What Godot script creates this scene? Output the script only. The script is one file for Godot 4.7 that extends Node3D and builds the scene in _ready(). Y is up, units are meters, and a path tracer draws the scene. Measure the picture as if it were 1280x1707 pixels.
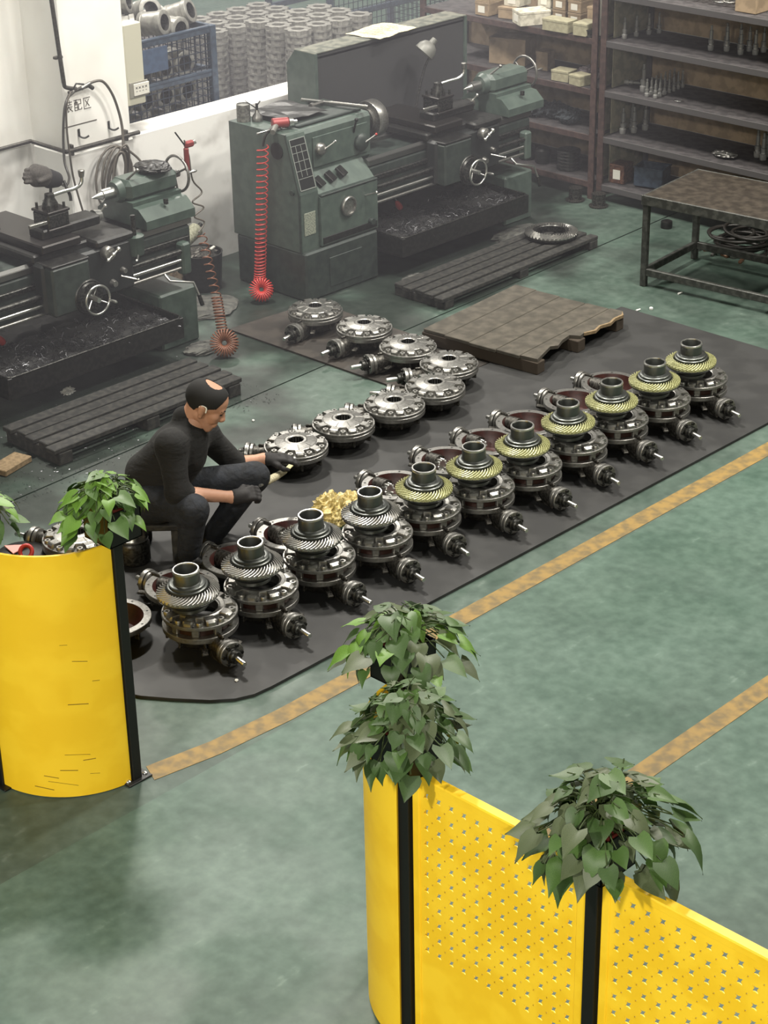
extends Node3D
# A workshop seen from a mezzanine: x runs along the lathes and the mat, -z towards the white wall, y is up.

class G:
	# collects triangles for one mesh; every point goes through the transform x
	var v := PackedVector3Array()
	var n := PackedVector3Array()
	var c := PackedColorArray()
	var col := Color.WHITE
	var colored := false
	var x := Transform3D.IDENTITY
	func at(p: Vector3, b := Basis.IDENTITY) -> G:
		x = Transform3D(b, p)
		return self
	func t3(a: Vector3, b: Vector3, d: Vector3, na: Vector3, nb: Vector3, nd: Vector3) -> void:
		v.append(x * a); v.append(x * d); v.append(x * b)
		n.append((x.basis * na).normalized()); n.append((x.basis * nd).normalized()); n.append((x.basis * nb).normalized())
		if colored:
			c.append(col); c.append(col); c.append(col)
	func tri(a: Vector3, b: Vector3, d: Vector3, out: Vector3) -> void:
		var m := (b - a).cross(d - a)
		if m.length_squared() < 1e-16: return
		m = m.normalized()
		if m.dot(out) < 0.0: t3(a, d, b, -m, -m, -m)
		else: t3(a, b, d, m, m, m)
	func quad(a: Vector3, b: Vector3, d: Vector3, e: Vector3, out: Vector3) -> void:
		var m := (d - a).cross(e - b)
		if m.length_squared() < 1e-16: return
		m = m.normalized()
		if m.dot(out) < 0.0:
			m = -m
			t3(a, d, b, m, m, m); t3(a, e, d, m, m, m)
		else:
			t3(a, b, d, m, m, m); t3(a, d, e, m, m, m)
	func box(ctr: Vector3, size: Vector3, bev := 0.0, b := Basis.IDENTITY) -> G:
		var keep := x
		x = x * Transform3D(b, ctr)
		var h := size * 0.5
		bev = min(bev, min(h.x, min(h.y, h.z)) * 0.9)
		var i := h - Vector3.ONE * bev
		for k in 3:
			var l := (k + 1) % 3
			var m := (k + 2) % 3
			for s in [-1.0, 1.0]:
				var o := Vector3.ZERO; o[k] = s
				var q := []
				for w in [[-1, -1], [1, -1], [1, 1], [-1, 1]]:
					var p := Vector3.ZERO; p[k] = s * h[k]; p[l] = w[0] * i[l]; p[m] = w[1] * i[m]
					q.append(p)
				quad(q[0], q[1], q[2], q[3], o)
				if bev > 0.0:
					for s2 in [-1.0, 1.0]:
						var a := Vector3.ZERO; a[k] = s * h[k]; a[l] = s2 * i[l]; a[m] = -i[m]
						var a2 := a; a2[m] = i[m]
						var d := Vector3.ZERO; d[k] = s * i[k]; d[l] = s2 * h[l]; d[m] = i[m]
						var d2 := d; d2[m] = -i[m]
						var o2 := Vector3.ZERO; o2[k] = s; o2[l] = s2
						quad(a, a2, d, d2, o2)
		if bev > 0.0:
			for sx in [-1.0, 1.0]:
				for sy in [-1.0, 1.0]:
					for sz in [-1.0, 1.0]:
						tri(Vector3(sx * h.x, sy * i.y, sz * i.z), Vector3(sx * i.x, sy * h.y, sz * i.z), Vector3(sx * i.x, sy * i.y, sz * h.z), Vector3(sx, sy, sz))
		x = keep
		return self
	func lathe(prof: Array, seg := 24, xf := Transform3D.IDENTITY, a0 := 0.0, a1 := TAU) -> G:
		# profile of [r, y], up the outside, in over the top, down the inside
		var keep := x
		x = x * xf
		var k := prof.size() - 1
		var sn := []
		for i in k:
			var d := Vector2(prof[i + 1][0] - prof[i][0], prof[i + 1][1] - prof[i][1])
			sn.append(Vector2(d.y, -d.x).normalized())
		for i in k:
			var n0: Vector2 = sn[i]
			var n1: Vector2 = sn[i]
			if i > 0 and sn[i].dot(sn[i - 1]) > 0.8: n0 = (sn[i] + sn[i - 1]).normalized()
			if i < k - 1 and sn[i].dot(sn[i + 1]) > 0.8: n1 = (sn[i] + sn[i + 1]).normalized()
			var r0: float = prof[i][0]
			var r1: float = prof[i + 1][0]
			var y0: float = prof[i][1]
			var y1: float = prof[i + 1][1]
			for j in seg:
				var t0 := a0 + (a1 - a0) * j / seg
				var t1 := a0 + (a1 - a0) * (j + 1) / seg
				var c0 := Vector3(cos(t0), 0, sin(t0))
				var c1 := Vector3(cos(t1), 0, sin(t1))
				var up := Vector3.UP
				var p00 := c0 * r0 + up * y0
				var p01 := c1 * r0 + up * y0
				var p10 := c0 * r1 + up * y1
				var p11 := c1 * r1 + up * y1
				if r0 > 1e-6: t3(p00, p11, p01, c0 * n0.x + up * n0.y, c1 * n1.x + up * n1.y, c1 * n0.x + up * n0.y)
				if r1 > 1e-6: t3(p00, p10, p11, c0 * n0.x + up * n0.y, c0 * n1.x + up * n1.y, c1 * n1.x + up * n1.y)
		x = keep
		return self
	static func along(a: Vector3, b: Vector3) -> Transform3D:
		var y := (b - a).normalized()
		var h := Vector3.RIGHT if absf(y.x) < 0.9 else Vector3.BACK
		var z := h.cross(y).normalized()
		return Transform3D(Basis(y.cross(z), y, z), a)
	func cyl(a: Vector3, b: Vector3, r0: float, r1 := -1.0, seg := 14, bev := 0.0) -> G:
		if r1 < 0.0: r1 = r0
		var l := a.distance_to(b)
		var pr := [[0.0, 0.0], [r0, 0.0], [r1, l], [0.0, l]]
		if bev > 0.0: pr = [[0.0, 0.0], [r0 - bev, 0.0], [r0, bev], [r1, l - bev], [r1 - bev, l], [0.0, l]]
		return lathe(pr, seg, along(a, b))
	func ball(p: Vector3, r: float, seg := 12, sq := Vector3.ONE) -> G:
		var pr := []
		var m := int(seg / 2.0)
		for i in m + 1:
			var t := -PI / 2 + PI * i / m
			pr.append([maxf(0.0, r * cos(t)), r * sin(t)])
		return lathe(pr, seg, Transform3D(Basis.from_scale(sq), p))
	func tube(pts: Array, r, seg := 8, closed := false, caps := true) -> G:
		var k := pts.size()
		var rings := []
		var nrm := []
		var up := Vector3.ZERO
		for i in k:
			var t: Vector3
			if closed: t = pts[(i + 1) % k] - pts[(i + k - 1) % k]
			else: t = pts[mini(i + 1, k - 1)] - pts[maxi(i - 1, 0)]
			t = t.normalized()
			if up == Vector3.ZERO: up = (Vector3.UP if absf(t.y) < 0.9 else Vector3.RIGHT)
			up = (up - t * up.dot(t)).normalized()
			var s := t.cross(up)
			var rr: float = r[i] if r is Array else r
			var ring := []
			var rn := []
			for j in seg:
				var a := TAU * j / seg
				var o := up * cos(a) + s * sin(a)
				ring.append(pts[i] + o * rr); rn.append(o)
			rings.append(ring); nrm.append(rn)
		var m := k if closed else k - 1
		for i in m:
			var i2 := (i + 1) % k
			for j in seg:
				var j2 := (j + 1) % seg
				t3(rings[i][j], rings[i][j2], rings[i2][j2], nrm[i][j], nrm[i][j2], nrm[i2][j2])
				t3(rings[i][j], rings[i2][j2], rings[i2][j], nrm[i][j], nrm[i2][j2], nrm[i2][j])
		if caps and not closed:
			for e in [0, k - 1]:
				var o: Vector3 = (pts[0] - pts[1]) if e == 0 else (pts[k - 1] - pts[k - 2])
				for j in range(1, seg - 1): tri(rings[e][0], rings[e][j], rings[e][j + 1], o)
		return self
	func prism(poly: PackedVector2Array, y0: float, y1: float, xf := Transform3D.IDENTITY) -> G:
		# outline in (x, z), from y0 up to y1
		var keep := x
		x = x * xf
		var ix := Geometry2D.triangulate_polygon(poly)
		for i in range(0, ix.size(), 3):
			var a := poly[ix[i]]; var b := poly[ix[i + 1]]; var d := poly[ix[i + 2]]
			tri(Vector3(a.x, y1, a.y), Vector3(b.x, y1, b.y), Vector3(d.x, y1, d.y), Vector3.UP)
			tri(Vector3(a.x, y0, a.y), Vector3(b.x, y0, b.y), Vector3(d.x, y0, d.y), Vector3.DOWN)
		var cw := Geometry2D.is_polygon_clockwise(poly)
		for i in poly.size():
			var a := poly[i]; var b := poly[(i + 1) % poly.size()]
			var e := b - a
			var o := Vector3(e.y, 0, -e.x)
			if cw: o = -o
			quad(Vector3(a.x, y0, a.y), Vector3(b.x, y0, b.y), Vector3(b.x, y1, b.y), Vector3(a.x, y1, a.y), o)
		x = keep
		return self
	func side(poly: Array, x0: float, x1: float) -> G:
		# outline of [z, y] pulled along x
		var p := PackedVector2Array()
		for q in poly: p.append(Vector2(q[0], q[1]))
		return prism(p, x0, x1, Transform3D(Basis(Vector3.BACK, Vector3.RIGHT, Vector3.UP), Vector3.ZERO))
	func loops(rings: Array) -> G:
		# closed rings of points, one above another, flat facets facing away from the axis between
		var k: int = rings[0].size()
		for i in rings.size() - 1:
			for j in k:
				var a: Vector3 = rings[i][j]; var b: Vector3 = rings[i][(j + 1) % k]
				var d: Vector3 = rings[i + 1][(j + 1) % k]; var e: Vector3 = rings[i + 1][j]
				var m := (d - a).cross(e - b)
				if m.length_squared() < 1e-16: continue
				m = -m.normalized()
				t3(a, d, b, m, m, m); t3(a, e, d, m, m, m)
		return self
	func mesh() -> ArrayMesh:
		var arr := []
		arr.resize(Mesh.ARRAY_MAX)
		arr[Mesh.ARRAY_VERTEX] = v
		arr[Mesh.ARRAY_NORMAL] = n
		if colored: arr[Mesh.ARRAY_COLOR] = c
		var m := ArrayMesh.new()
		m.add_surface_from_arrays(Mesh.PRIMITIVE_TRIANGLES, arr)
		return m

var used := {}
var mats := {}
var rng := RandomNumberGenerator.new()

func V(a, b, c) -> Vector3: return Vector3(a, b, c)

func numbered(called: String) -> String:
	var k: int = used.get(called, 0)
	used[called] = k + 1
	return called if k == 0 else "%s_%03d" % [called, k]

func tag(o: Node, label: String, category: String, group := "", kind := "") -> Node:
	if label: o.set_meta("label", label)
	if category: o.set_meta("category", category)
	if group: o.set_meta("group", group)
	if kind: o.set_meta("kind", kind)
	return o

func thing(called: String, label: String, category: String, at := Vector3.ZERO, turn := 0.0, group := "") -> Node3D:
	var o := Node3D.new()
	o.name = numbered(called)
	add_child(o)
	o.position = at
	o.rotation.y = turn
	tag(o, label, category, group)
	return o

func one(called: String, g: G, m: Material, label: String, category: String, group := "", at := Vector3.ZERO) -> MeshInstance3D:
	var o := MeshInstance3D.new()
	o.mesh = g.mesh()
	o.material_override = m
	o.name = numbered(called)
	add_child(o)
	o.position = at
	tag(o, label, category, group)
	return o

func part(parent: Node, called: String, g, m: Material, label := "") -> MeshInstance3D:
	var o := MeshInstance3D.new()
	o.mesh = g.mesh() if g is G else g
	o.material_override = m
	var nm := called
	var k := 0
	while parent.has_node(nm):
		k += 1
		nm = "%s_%03d" % [called, k]
	o.name = nm
	parent.add_child(o)
	if label: o.set_meta("label", label)
	return o

func struct(called: String, g: G, m: Material, label := "") -> MeshInstance3D:
	var o := MeshInstance3D.new()
	o.mesh = g.mesh()
	o.material_override = m
	o.name = numbered(called)
	add_child(o)
	o.set_meta("kind", "structure")
	if label: o.set_meta("label", label)
	return o

func copy(src: Node3D, at: Vector3, turn := 0.0, label := "", group := "") -> Node3D:
	var r: Node3D = src.duplicate()
	var base := String(src.name)
	if base.length() > 4 and base.right(3).is_valid_int(): base = base.left(-4)
	r.name = numbered(base)
	add_child(r)
	r.position = at
	r.rotation.y = turn
	if label: r.set_meta("label", label)
	if group: r.set_meta("group", group)
	return r

func noise_tex(sd: int, freq: float, a: Color, b: Color, lo := 0.3, hi := 0.7, px := 256, oct := 4) -> ImageTexture:
	var f := FastNoiseLite.new()
	f.seed = sd
	f.frequency = freq
	f.fractal_octaves = oct
	var im := f.get_seamless_image(px, px)
	im.convert(Image.FORMAT_RGB8)
	var d := im.get_data()
	for i in range(0, d.size(), 3):
		var t := smoothstep(lo, hi, d[i] / 255.0)
		var q := a.lerp(b, t)
		d[i] = int(q.r * 255.0); d[i + 1] = int(q.g * 255.0); d[i + 2] = int(q.b * 255.0)
	return ImageTexture.create_from_image(Image.create_from_data(px, px, false, Image.FORMAT_RGB8, d))

func mat(called: String, col: Color, rough := 0.6, metal := 0.0) -> StandardMaterial3D:
	if mats.has(called): return mats[called]
	var m := StandardMaterial3D.new()
	m.albedo_color = col
	m.roughness = rough
	m.metallic = metal
	mats[called] = m
	return m

func grain(called: String, a: Color, b: Color, rough := 0.6, metal := 0.0, sd := 1, scale := 2.0, freq := 0.02, lo := 0.3, hi := 0.7, world := false, px := 256) -> StandardMaterial3D:
	if mats.has(called): return mats[called]
	var m := mat(called, Color.WHITE, rough, metal)
	m.albedo_texture = noise_tex(sd, freq, a, b, lo, hi, px)
	m.uv1_triplanar = true
	m.uv1_world_triplanar = world
	m.uv1_scale = Vector3.ONE * scale
	return m

func arc(c: Vector3, r: float, a0: float, a1: float, k: int, u: Vector3, w: Vector3) -> Array:
	var p := []
	for i in k + 1:
		var t := a0 + (a1 - a0) * i / k
		p.append(c + u * cos(t) * r + w * sin(t) * r)
	return p

func smooth(ctrl: Array, k := 8, closed := false) -> Array:
	var p := []
	var m := ctrl.size()
	for i in (m if closed else m - 1):
		var a: Vector3 = ctrl[(i - 1 + m) % m] if closed else ctrl[maxi(i - 1, 0)]
		var b: Vector3 = ctrl[i]
		var c: Vector3 = ctrl[(i + 1) % m]
		var d: Vector3 = ctrl[(i + 2) % m] if closed else ctrl[mini(i + 2, m - 1)]
		for j in k:
			p.append(b.cubic_interpolate(c, a, d, float(j) / k))
	if not closed: p.append(ctrl[m - 1])
	return p

func helix(a: Vector3, b: Vector3, r: float, turns: float, per := 12) -> Array:
	var xf := G.along(a, b)
	var l := a.distance_to(b)
	var p := []
	var k := int(turns * per)
	for i in k + 1:
		var t := TAU * turns * i / k
		p.append(xf * Vector3(cos(t) * r, l * i / k, sin(t) * r))
	return p

const ORD := ["first", "second", "third", "fourth", "fifth", "sixth", "seventh", "eighth", "ninth", "tenth", "eleventh", "twelfth", "thirteenth", "fourteenth", "fifteenth"]

func _ready() -> void:
	rng.seed = 7
	setup_view()
	materials()
	build_setting()
	build_mats()
	build_fences()
	build_gears()
	build_pallets()
	build_lathes()
	build_table()
	build_shelves()
	build_store()
	build_wall_things()
	build_floor_things()
	build_worker()
	build_plants()
	build_haze()

func setup_view() -> void:
	var cam := Camera3D.new()
	cam.name = "camera"
	add_child(cam)
	var pitch := deg_to_rad(26.604)
	var yaw := deg_to_rad(45.597)
	var f := Vector3(sin(yaw) * cos(pitch), -sin(pitch), -cos(yaw) * cos(pitch))
	var r := Vector3(cos(yaw), 0, sin(yaw))
	var d := f.cross(r)
	var roll := deg_to_rad(1.078)
	var r2 := r * cos(roll) + d * sin(roll)
	var d2 := -r * sin(roll) + d * cos(roll)
	cam.transform = Transform3D(Basis(r2, -d2, -f), Vector3(0, 4.5, 0))
	cam.fov = rad_to_deg(2.0 * atan(853.5 / 3276.16))
	cam.near = 0.05
	cam.far = 80.0
	cam.current = true
	var e := Environment.new()
	e.background_mode = Environment.BG_COLOR
	e.background_color = Color(0.05, 0.05, 0.05)
	e.tonemap_mode = Environment.TONE_MAPPER_LINEAR
	e.tonemap_exposure = 1.16
	e.sdfgi_enabled = true
	e.ssao_enabled = true
	e.ssil_enabled = true
	var we := WorldEnvironment.new()
	we.name = "world_environment"
	we.environment = e
	add_child(we)
	e.volumetric_fog_enabled = true
	e.volumetric_fog_density = 0.0
	# hall ceiling lamps, all out of view; some added to brighten fence and shelves
	for p in LAMPS: ceiling_lamp(Vector3(p[0], p[1], p[2]), p[3])

const LAMPS := [
	[13.5, 7.6, -3.0, 1.0], [9.8, 7.6, -5.6, 0.75], [8.5, 7.6, -2.5, 0.6], [7.2, 7.6, -8.9, 1.25],  # the second is added to light the shelf fronts
	[-4.5, 7.2, -2.5, 1.7], [-3.5, 7.2, 3.5, 1.5], [13.5, 7.6, -15.0, 1.0], [8.0, 7.6, -15.5, 1.0],  # first two, behind the camera, are added to brighten the yellow fence
]

func ceiling_lamp(p: Vector3, k: float) -> void:
	var t := thing("ceiling_lamp", "unseen long white trough lamp placed below the hall ceiling for light", "lamp", p, 0.0, "ceiling lamps of the hall")
	part(t, "housing", G.new().box(V(0, 0.06, 0), V(1.1, 0.08, 0.6), 0.01), mat("lamp_white", Color(0.85, 0.85, 0.85), 0.5))
	var m := mat("lamp_glow", Color(1, 1, 1), 0.5)
	m.emission_enabled = true
	m.emission = Color(1.0, 0.98, 0.94)
	m.emission_energy_multiplier = 6.0
	part(t, "diffuser", G.new().box(V(0, 0.01, 0), V(1.0, 0.02, 0.5), 0.004), m)
	for s in [-0.45, 0.45]:
		part(t, "hanger", G.new().cyl(V(s, 0.1, 0), V(s, 1.0, 0), 0.006, -1, 6), mat("lamp_white", Color.WHITE))
	var l := AreaLight3D.new()
	l.name = "light"
	l.area_size = Vector2(1.0, 0.5)
	l.light_energy = 55.0 * k
	l.light_color = Color(1.0, 0.98, 0.94)
	l.area_range = 40.0
	l.area_attenuation = 2.0
	l.shadow_enabled = true
	t.add_child(l)
	l.position = Vector3(0, -0.01, 0)
	l.rotation.x = -PI / 2

func materials() -> void:
	grain("steel", Color(0.5, 0.495, 0.48), Color(0.6, 0.595, 0.58), 0.36, 0.88, 11, 6.0, 0.03, 0.1, 0.9)
	mat("bright_steel", Color(0.78, 0.78, 0.765), 0.3, 1.0)
	grain("dark_steel", Color(0.16, 0.16, 0.155), Color(0.3, 0.3, 0.29), 0.38, 0.85, 13, 6.0, 0.03)
	grain("cast_iron", Color(0.17, 0.165, 0.155), Color(0.34, 0.33, 0.31), 0.45, 0.75, 14, 7.0, 0.03)
	mat("gear_steel", Color(0.66, 0.655, 0.64), 0.3, 0.9)
	grain("greased", Color(0.5, 0.5, 0.34), Color(0.74, 0.74, 0.56), 0.35, 0.3, 16, 12.0, 0.04, 0.2, 0.8)
	grain("red_primer", Color(0.175, 0.075, 0.062), Color(0.24, 0.105, 0.09), 0.45, 0.0, 17, 6.0, 0.03)
	grain("machine_green", Color(0.235, 0.282, 0.26), Color(0.285, 0.332, 0.305), 0.42, 0.0, 18, 1.3, 0.03, 0.1, 0.9)
	grain("machine_dark_green", Color(0.14, 0.168, 0.158), Color(0.195, 0.228, 0.212), 0.45, 0.1, 19, 1.5, 0.03, 0.1, 0.9)
	grain("machine_green_old", Color(0.18, 0.232, 0.207), Color(0.24, 0.292, 0.263), 0.42, 0.0, 18, 1.3, 0.03, 0.1, 0.9)
	grain("oily_black", Color(0.05, 0.05, 0.048), Color(0.12, 0.118, 0.11), 0.42, 0.2, 20, 3.0, 0.03)
	grain("rubber", Color(0.12, 0.12, 0.119), Color(0.16, 0.16, 0.158), 0.6, 0.0, 21, 1.1, 0.012, 0.25, 0.75, true)
	grain("brown_mat", Color(0.15, 0.135, 0.12), Color(0.21, 0.19, 0.17), 0.7, 0.0, 22, 1.3, 0.015, 0.25, 0.75, true)
	grain("black_wood", Color(0.085, 0.085, 0.078), Color(0.17, 0.165, 0.15), 0.8, 0.0, 23, 2.4, 0.03)
	grain("grey_wood", Color(0.205, 0.19, 0.16), Color(0.285, 0.265, 0.23), 0.85, 0.0, 24, 1.2, 0.03, 0.1, 0.9)
	grain("raw_wood", Color(0.4, 0.335, 0.24), Color(0.5, 0.425, 0.315), 0.85, 0.0, 25, 3.0, 0.04, 0.1, 0.9)
	grain("yellow_paint", Color(0.95, 0.77, 0.13), Color(0.98, 0.81, 0.17), 0.45, 0.0, 26, 1.2, 0.012)
	mat("post_black", Color(0.045, 0.042, 0.035), 0.5)
	mat("black", Color(0.02, 0.02, 0.02), 0.6)
	grain("white_wall", Color(0.89, 0.88, 0.855), Color(0.93, 0.925, 0.905), 0.85, 0.0, 27, 0.35, 0.02, 0.0, 0.7, true)
	grain("dirty_wall", Color(0.72, 0.71, 0.69), Color(0.89, 0.885, 0.87), 0.85, 0.0, 29, 0.5, 0.02, 0.05, 0.55, true)
	mat("hall_wall", Color(0.62, 0.62, 0.6), 0.9)
	grain("card", Color(0.5, 0.435, 0.35), Color(0.58, 0.505, 0.41), 0.85, 0.0, 30, 1.5, 0.02)
	grain("rust_paint", Color(0.22, 0.165, 0.155), Color(0.29, 0.22, 0.205), 0.6, 0.1, 31, 3.0, 0.02)
	grain("shelf_board", Color(0.2, 0.19, 0.195), Color(0.275, 0.262, 0.265), 0.7, 0.0, 32, 2.0, 0.02)
	grain("table_top", Color(0.18, 0.16, 0.14), Color(0.265, 0.24, 0.21), 0.45, 0.2, 33, 1.4, 0.03, 0.1, 0.9)
	grain("blue_paint", Color(0.16, 0.2, 0.255), Color(0.215, 0.265, 0.325), 0.5, 0.1, 34, 3.0, 0.02)
	grain("paper", Color(0.68, 0.65, 0.52), Color(0.82, 0.8, 0.68), 0.9, 0.0, 35, 6.0, 0.03)
	grain("ring_steel", Color(0.5, 0.495, 0.475), Color(0.62, 0.615, 0.59), 0.45, 0.5, 36, 3.0, 0.03, 0.1, 0.9)
	grain("concrete", Color(0.22, 0.22, 0.21), Color(0.32, 0.32, 0.3), 0.85, 0.0, 37, 2.5, 0.02)
	mat("red_plastic", Color(0.66, 0.19, 0.17), 0.4)
	mat("orange_plastic", Color(0.42, 0.26, 0.18), 0.45)
	mat("hose_black", Color(0.13, 0.12, 0.11), 0.45)
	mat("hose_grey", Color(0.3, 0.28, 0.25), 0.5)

func patch_floor(called: String, x0: float, x1: float, step: float, lo: Callable, hi: Callable, m: Material, f: Callable) -> void:
	# a slab whose dirt is set corner by corner
	var g := G.new()
	g.colored = true
	var nx := int(ceil((x1 - x0) / step))
	var nz := int(ceil((hi.call(x0) - lo.call(x0)) / step))
	for i in nx:
		var xa := x0 + (x1 - x0) * i / nx
		var xb := x0 + (x1 - x0) * (i + 1) / nx
		for j in nz:
			var p := []
			for q in [[xa, j], [xb, j], [xb, j + 1], [xa, j + 1]]:
				p.append(Vector3(q[0], 0, lerpf(lo.call(q[0]), hi.call(q[0]), float(q[1]) / nz)))
			for tr in [[0, 2, 1], [0, 3, 2]]:
				for k in [0, 2, 1]:
					var w: Vector3 = p[tr[k]]
					g.v.append(w); g.n.append(Vector3.UP); g.c.append(f.call(w.x, w.z))
	g.col = Color(0.3, 0.3, 0.3)
	var pa := [V(x0, 0, lo.call(x0)), V(x1, 0, lo.call(x1)), V(x1, 0, hi.call(x1)), V(x0, 0, hi.call(x0))]
	var dn := V(0, -0.15, 0)
	for i in 4:
		var a: Vector3 = pa[i]
		var b: Vector3 = pa[(i + 1) % 4]
		var e := b - a
		g.quad(a, b, b + dn, a + dn, Vector3(e.z, 0, -e.x))
	g.quad(pa[0] + dn, pa[1] + dn, pa[2] + dn, pa[3] + dn, Vector3.DOWN)
	struct(called, g, m)

func seam_img(sd: int, freq: float, w: int, h: int, px: int) -> PackedByteArray:
	var f := FastNoiseLite.new()
	f.seed = sd
	f.frequency = freq
	f.fractal_octaves = 5
	var im := f.get_seamless_image(w, h)
	im.convert(Image.FORMAT_L8)
	im.resize(px, px, Image.INTERPOLATE_CUBIC)
	return im.get_data()

func scuffed_tex(a: Color, b: Color) -> ImageTexture:
	# worn floor paint: broad patches, fine mottling, scuffs along both ways of the traffic
	var px := 1024
	var n1 := seam_img(61, 0.02, 256, 256, px)
	var n2 := seam_img(62, 0.03, 1024, 1024, px)
	var n3 := seam_img(63, 0.04, 96, 768, px)
	var n4 := seam_img(64, 0.04, 768, 96, px)
	var d := PackedByteArray()
	d.resize(px * px * 3)
	for i in px * px:
		var t := (n1[i] * 0.34 + n2[i] * 0.46 + n3[i] * 0.1 + n4[i] * 0.1) / 255.0
		t = clampf((t - 0.5) * 1.8 + 0.5, 0.0, 1.0)
		var w := clampf((n3[i] * 0.6 + n2[i] * 0.4) / 255.0 * 6.0 - 4.6, 0.0, 1.0) * 0.3
		d[i * 3] = int((lerpf(a.r, b.r, t) + w * 0.25) * 255.0)
		d[i * 3 + 1] = int((lerpf(a.g, b.g, t) + w * 0.22) * 255.0)
		d[i * 3 + 2] = int((lerpf(a.b, b.b, t) + w * 0.23) * 255.0)
	return ImageTexture.create_from_image(Image.create_from_data(px, px, false, Image.FORMAT_RGB8, d))

func build_setting() -> void:
	var fm := mat("floor_paint", Color.WHITE, 0.5)
	fm.albedo_texture = scuffed_tex(Color(0.23, 0.305, 0.268), Color(0.335, 0.41, 0.37))
	fm.uv1_triplanar = true
	fm.uv1_world_triplanar = true
	fm.uv1_scale = Vector3.ONE * 0.37
	fm.metallic_specular = 0.4
	fm.vertex_color_use_as_albedo = true
	var rt := noise_tex(42, 0.015, Color(0.75, 0.75, 0.75), Color(1, 1, 1), 0.25, 0.75, 256)
	fm.roughness_texture = rt
	fm.roughness = 0.55
	var nz := FastNoiseLite.new()
	nz.seed = 5
	nz.frequency = 1.3
	nz.fractal_octaves = 4
	var seam := func(x): return -7.877 - 0.0433 * (x - 6.78)
	var dirt := func(x: float, z: float) -> Color:
		# oil and swarf trodden into the paint round the machines, dust over the rest of the bay
		var q := nz.get_noise_2d(x, z)
		var oil: float = 0.0
		for s in [[5.7, -8.6, 2.5, 1.35], [9.0, -8.8, 2.2, 1.15], [10.3, -9.4, 1.6, 0.8], [7.9, -9.5, 1.3, 0.8], [8.3, -8.25, 0.7, 0.45]]:
			oil = maxf(oil, 1.0 - Vector2((x - s[0]) / s[2], (z - s[1]) / s[3]).length() + q * 0.9)
		oil = clampf(oil * 2.6, 0.0, 1.0)
		var base := Color(0.94, 0.86, 0.88).lerp(Color(0.68, 0.62, 0.64), clampf(0.5 + q * 1.6, 0.0, 1.0))
		return base.lerp(Color(0.22, 0.18, 0.19), oil * 0.9)
	var clean := func(x: float, z: float) -> Color:
		var q := nz.get_noise_2d(x * 0.7 + 9.0, z * 0.7)
		return Color(1.0, 1.0, 1.0).lerp(Color(0.86, 0.88, 0.86), clampf(0.5 + q * 1.5, 0.0, 1.0))
	patch_floor("floor", 3.0, 13.0, 0.08, seam, func(_x): return -5.2, fm, dirt)
	patch_floor("floor", 3.0, 13.0, 0.08, func(_x): return -10.3, func(x): return seam.call(x) - 0.012, fm, dirt)
	patch_floor("floor", -7.0, 22.0, 0.25, func(_x): return -5.2, func(_x): return 7.0, fm, clean)
	patch_floor("floor", -7.0, 3.0, 0.25, func(_x): return -20.0, func(_x): return -5.2, fm, clean)
	patch_floor("floor", 13.0, 22.0, 0.25, func(_x): return -20.0, func(_x): return -5.2, fm, clean)
	patch_floor("floor", 3.0, 13.0, 0.25, func(_x): return -20.0, func(_x): return -10.3, grain("store_floor", Color(0.2, 0.19, 0.19), Color(0.3, 0.29, 0.28), 0.7, 0.0, 43, 0.8, 0.02, 0.3, 0.7, true), clean)
	struct("floor", G.new().box(V(7.5, -0.25, -6.5), V(29.2, 0.2, 27.2)), mat("hall_wall", Color.WHITE))
	# painted lane lines
	var ym := grain("lane_paint", Color(0.37, 0.31, 0.18), Color(0.5, 0.4, 0.19), 0.65, 0.0, 44, 0.8, 0.06, 0.1, 0.75, true)
	var a := PackedVector2Array()
	for p in [[13.0, -5.325], [5.3, -5.315], [4.75, -5.318], [4.4, -5.345], [4.1, -5.40], [4.06, -5.30], [4.36, -5.245], [4.75, -5.215], [5.3, -5.212], [13.0, -5.222]]: a.append(Vector2(p[0], p[1]))
	struct("trim_1", G.new().prism(a, 0.0005, 0.002), ym)
	a = PackedVector2Array()
	for p in [[13.0, -3.955], [4.3, -3.935], [4.3, -3.835], [13.0, -3.855]]: a.append(Vector2(p[0], p[1]))
	struct("trim_2", G.new().prism(a, 0.0005, 0.002), ym)
	# hall shell
	var hm := mat("hall_wall", Color.WHITE)
	struct("ceiling", G.new().box(V(7.5, 8.7, -6.5), V(29.4, 0.2, 27.4)), hm)
	struct("wall_far_right", G.new().box(V(22.1, 4.2, -6.5), V(0.2, 9.0, 27.2)), hm)
	struct("wall_far_left", G.new().box(V(-7.1, 4.2, -6.5), V(0.2, 9.0, 27.2)), hm)
	struct("wall_rear", G.new().box(V(7.5, 4.2, 7.1), V(29.2, 9.0, 0.2)), hm)
	struct("wall_back", G.new().box(V(7.5, 4.2, -20.1), V(29.2, 9.0, 0.2)), hm)
	# low white wall under the opening to the store, and the column beside it
	struct("wall_low", G.new().box(V(9.42, 0.5, -9.98), V(3.24, 1.02, 0.24), 0.008), mat("dirty_wall", Color.WHITE))
	var col := struct("wall_column", G.new().box(V(7.545, 2.6, -10.08), V(0.51, 3.2, 0.44), 0.01), mat("white_wall", Color.WHITE))
	part(col, "column_foot", G.new().box(V(7.545, 0.495, -10.07), V(0.53, 1.01, 0.44), 0.01), mat("dirty_wall", Color.WHITE))
	var rec := struct("wall_recess", G.new().box(V(7.11, 2.6, -10.3), V(0.36, 3.2, 0.14)), mat("white_wall", Color.WHITE))
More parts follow.
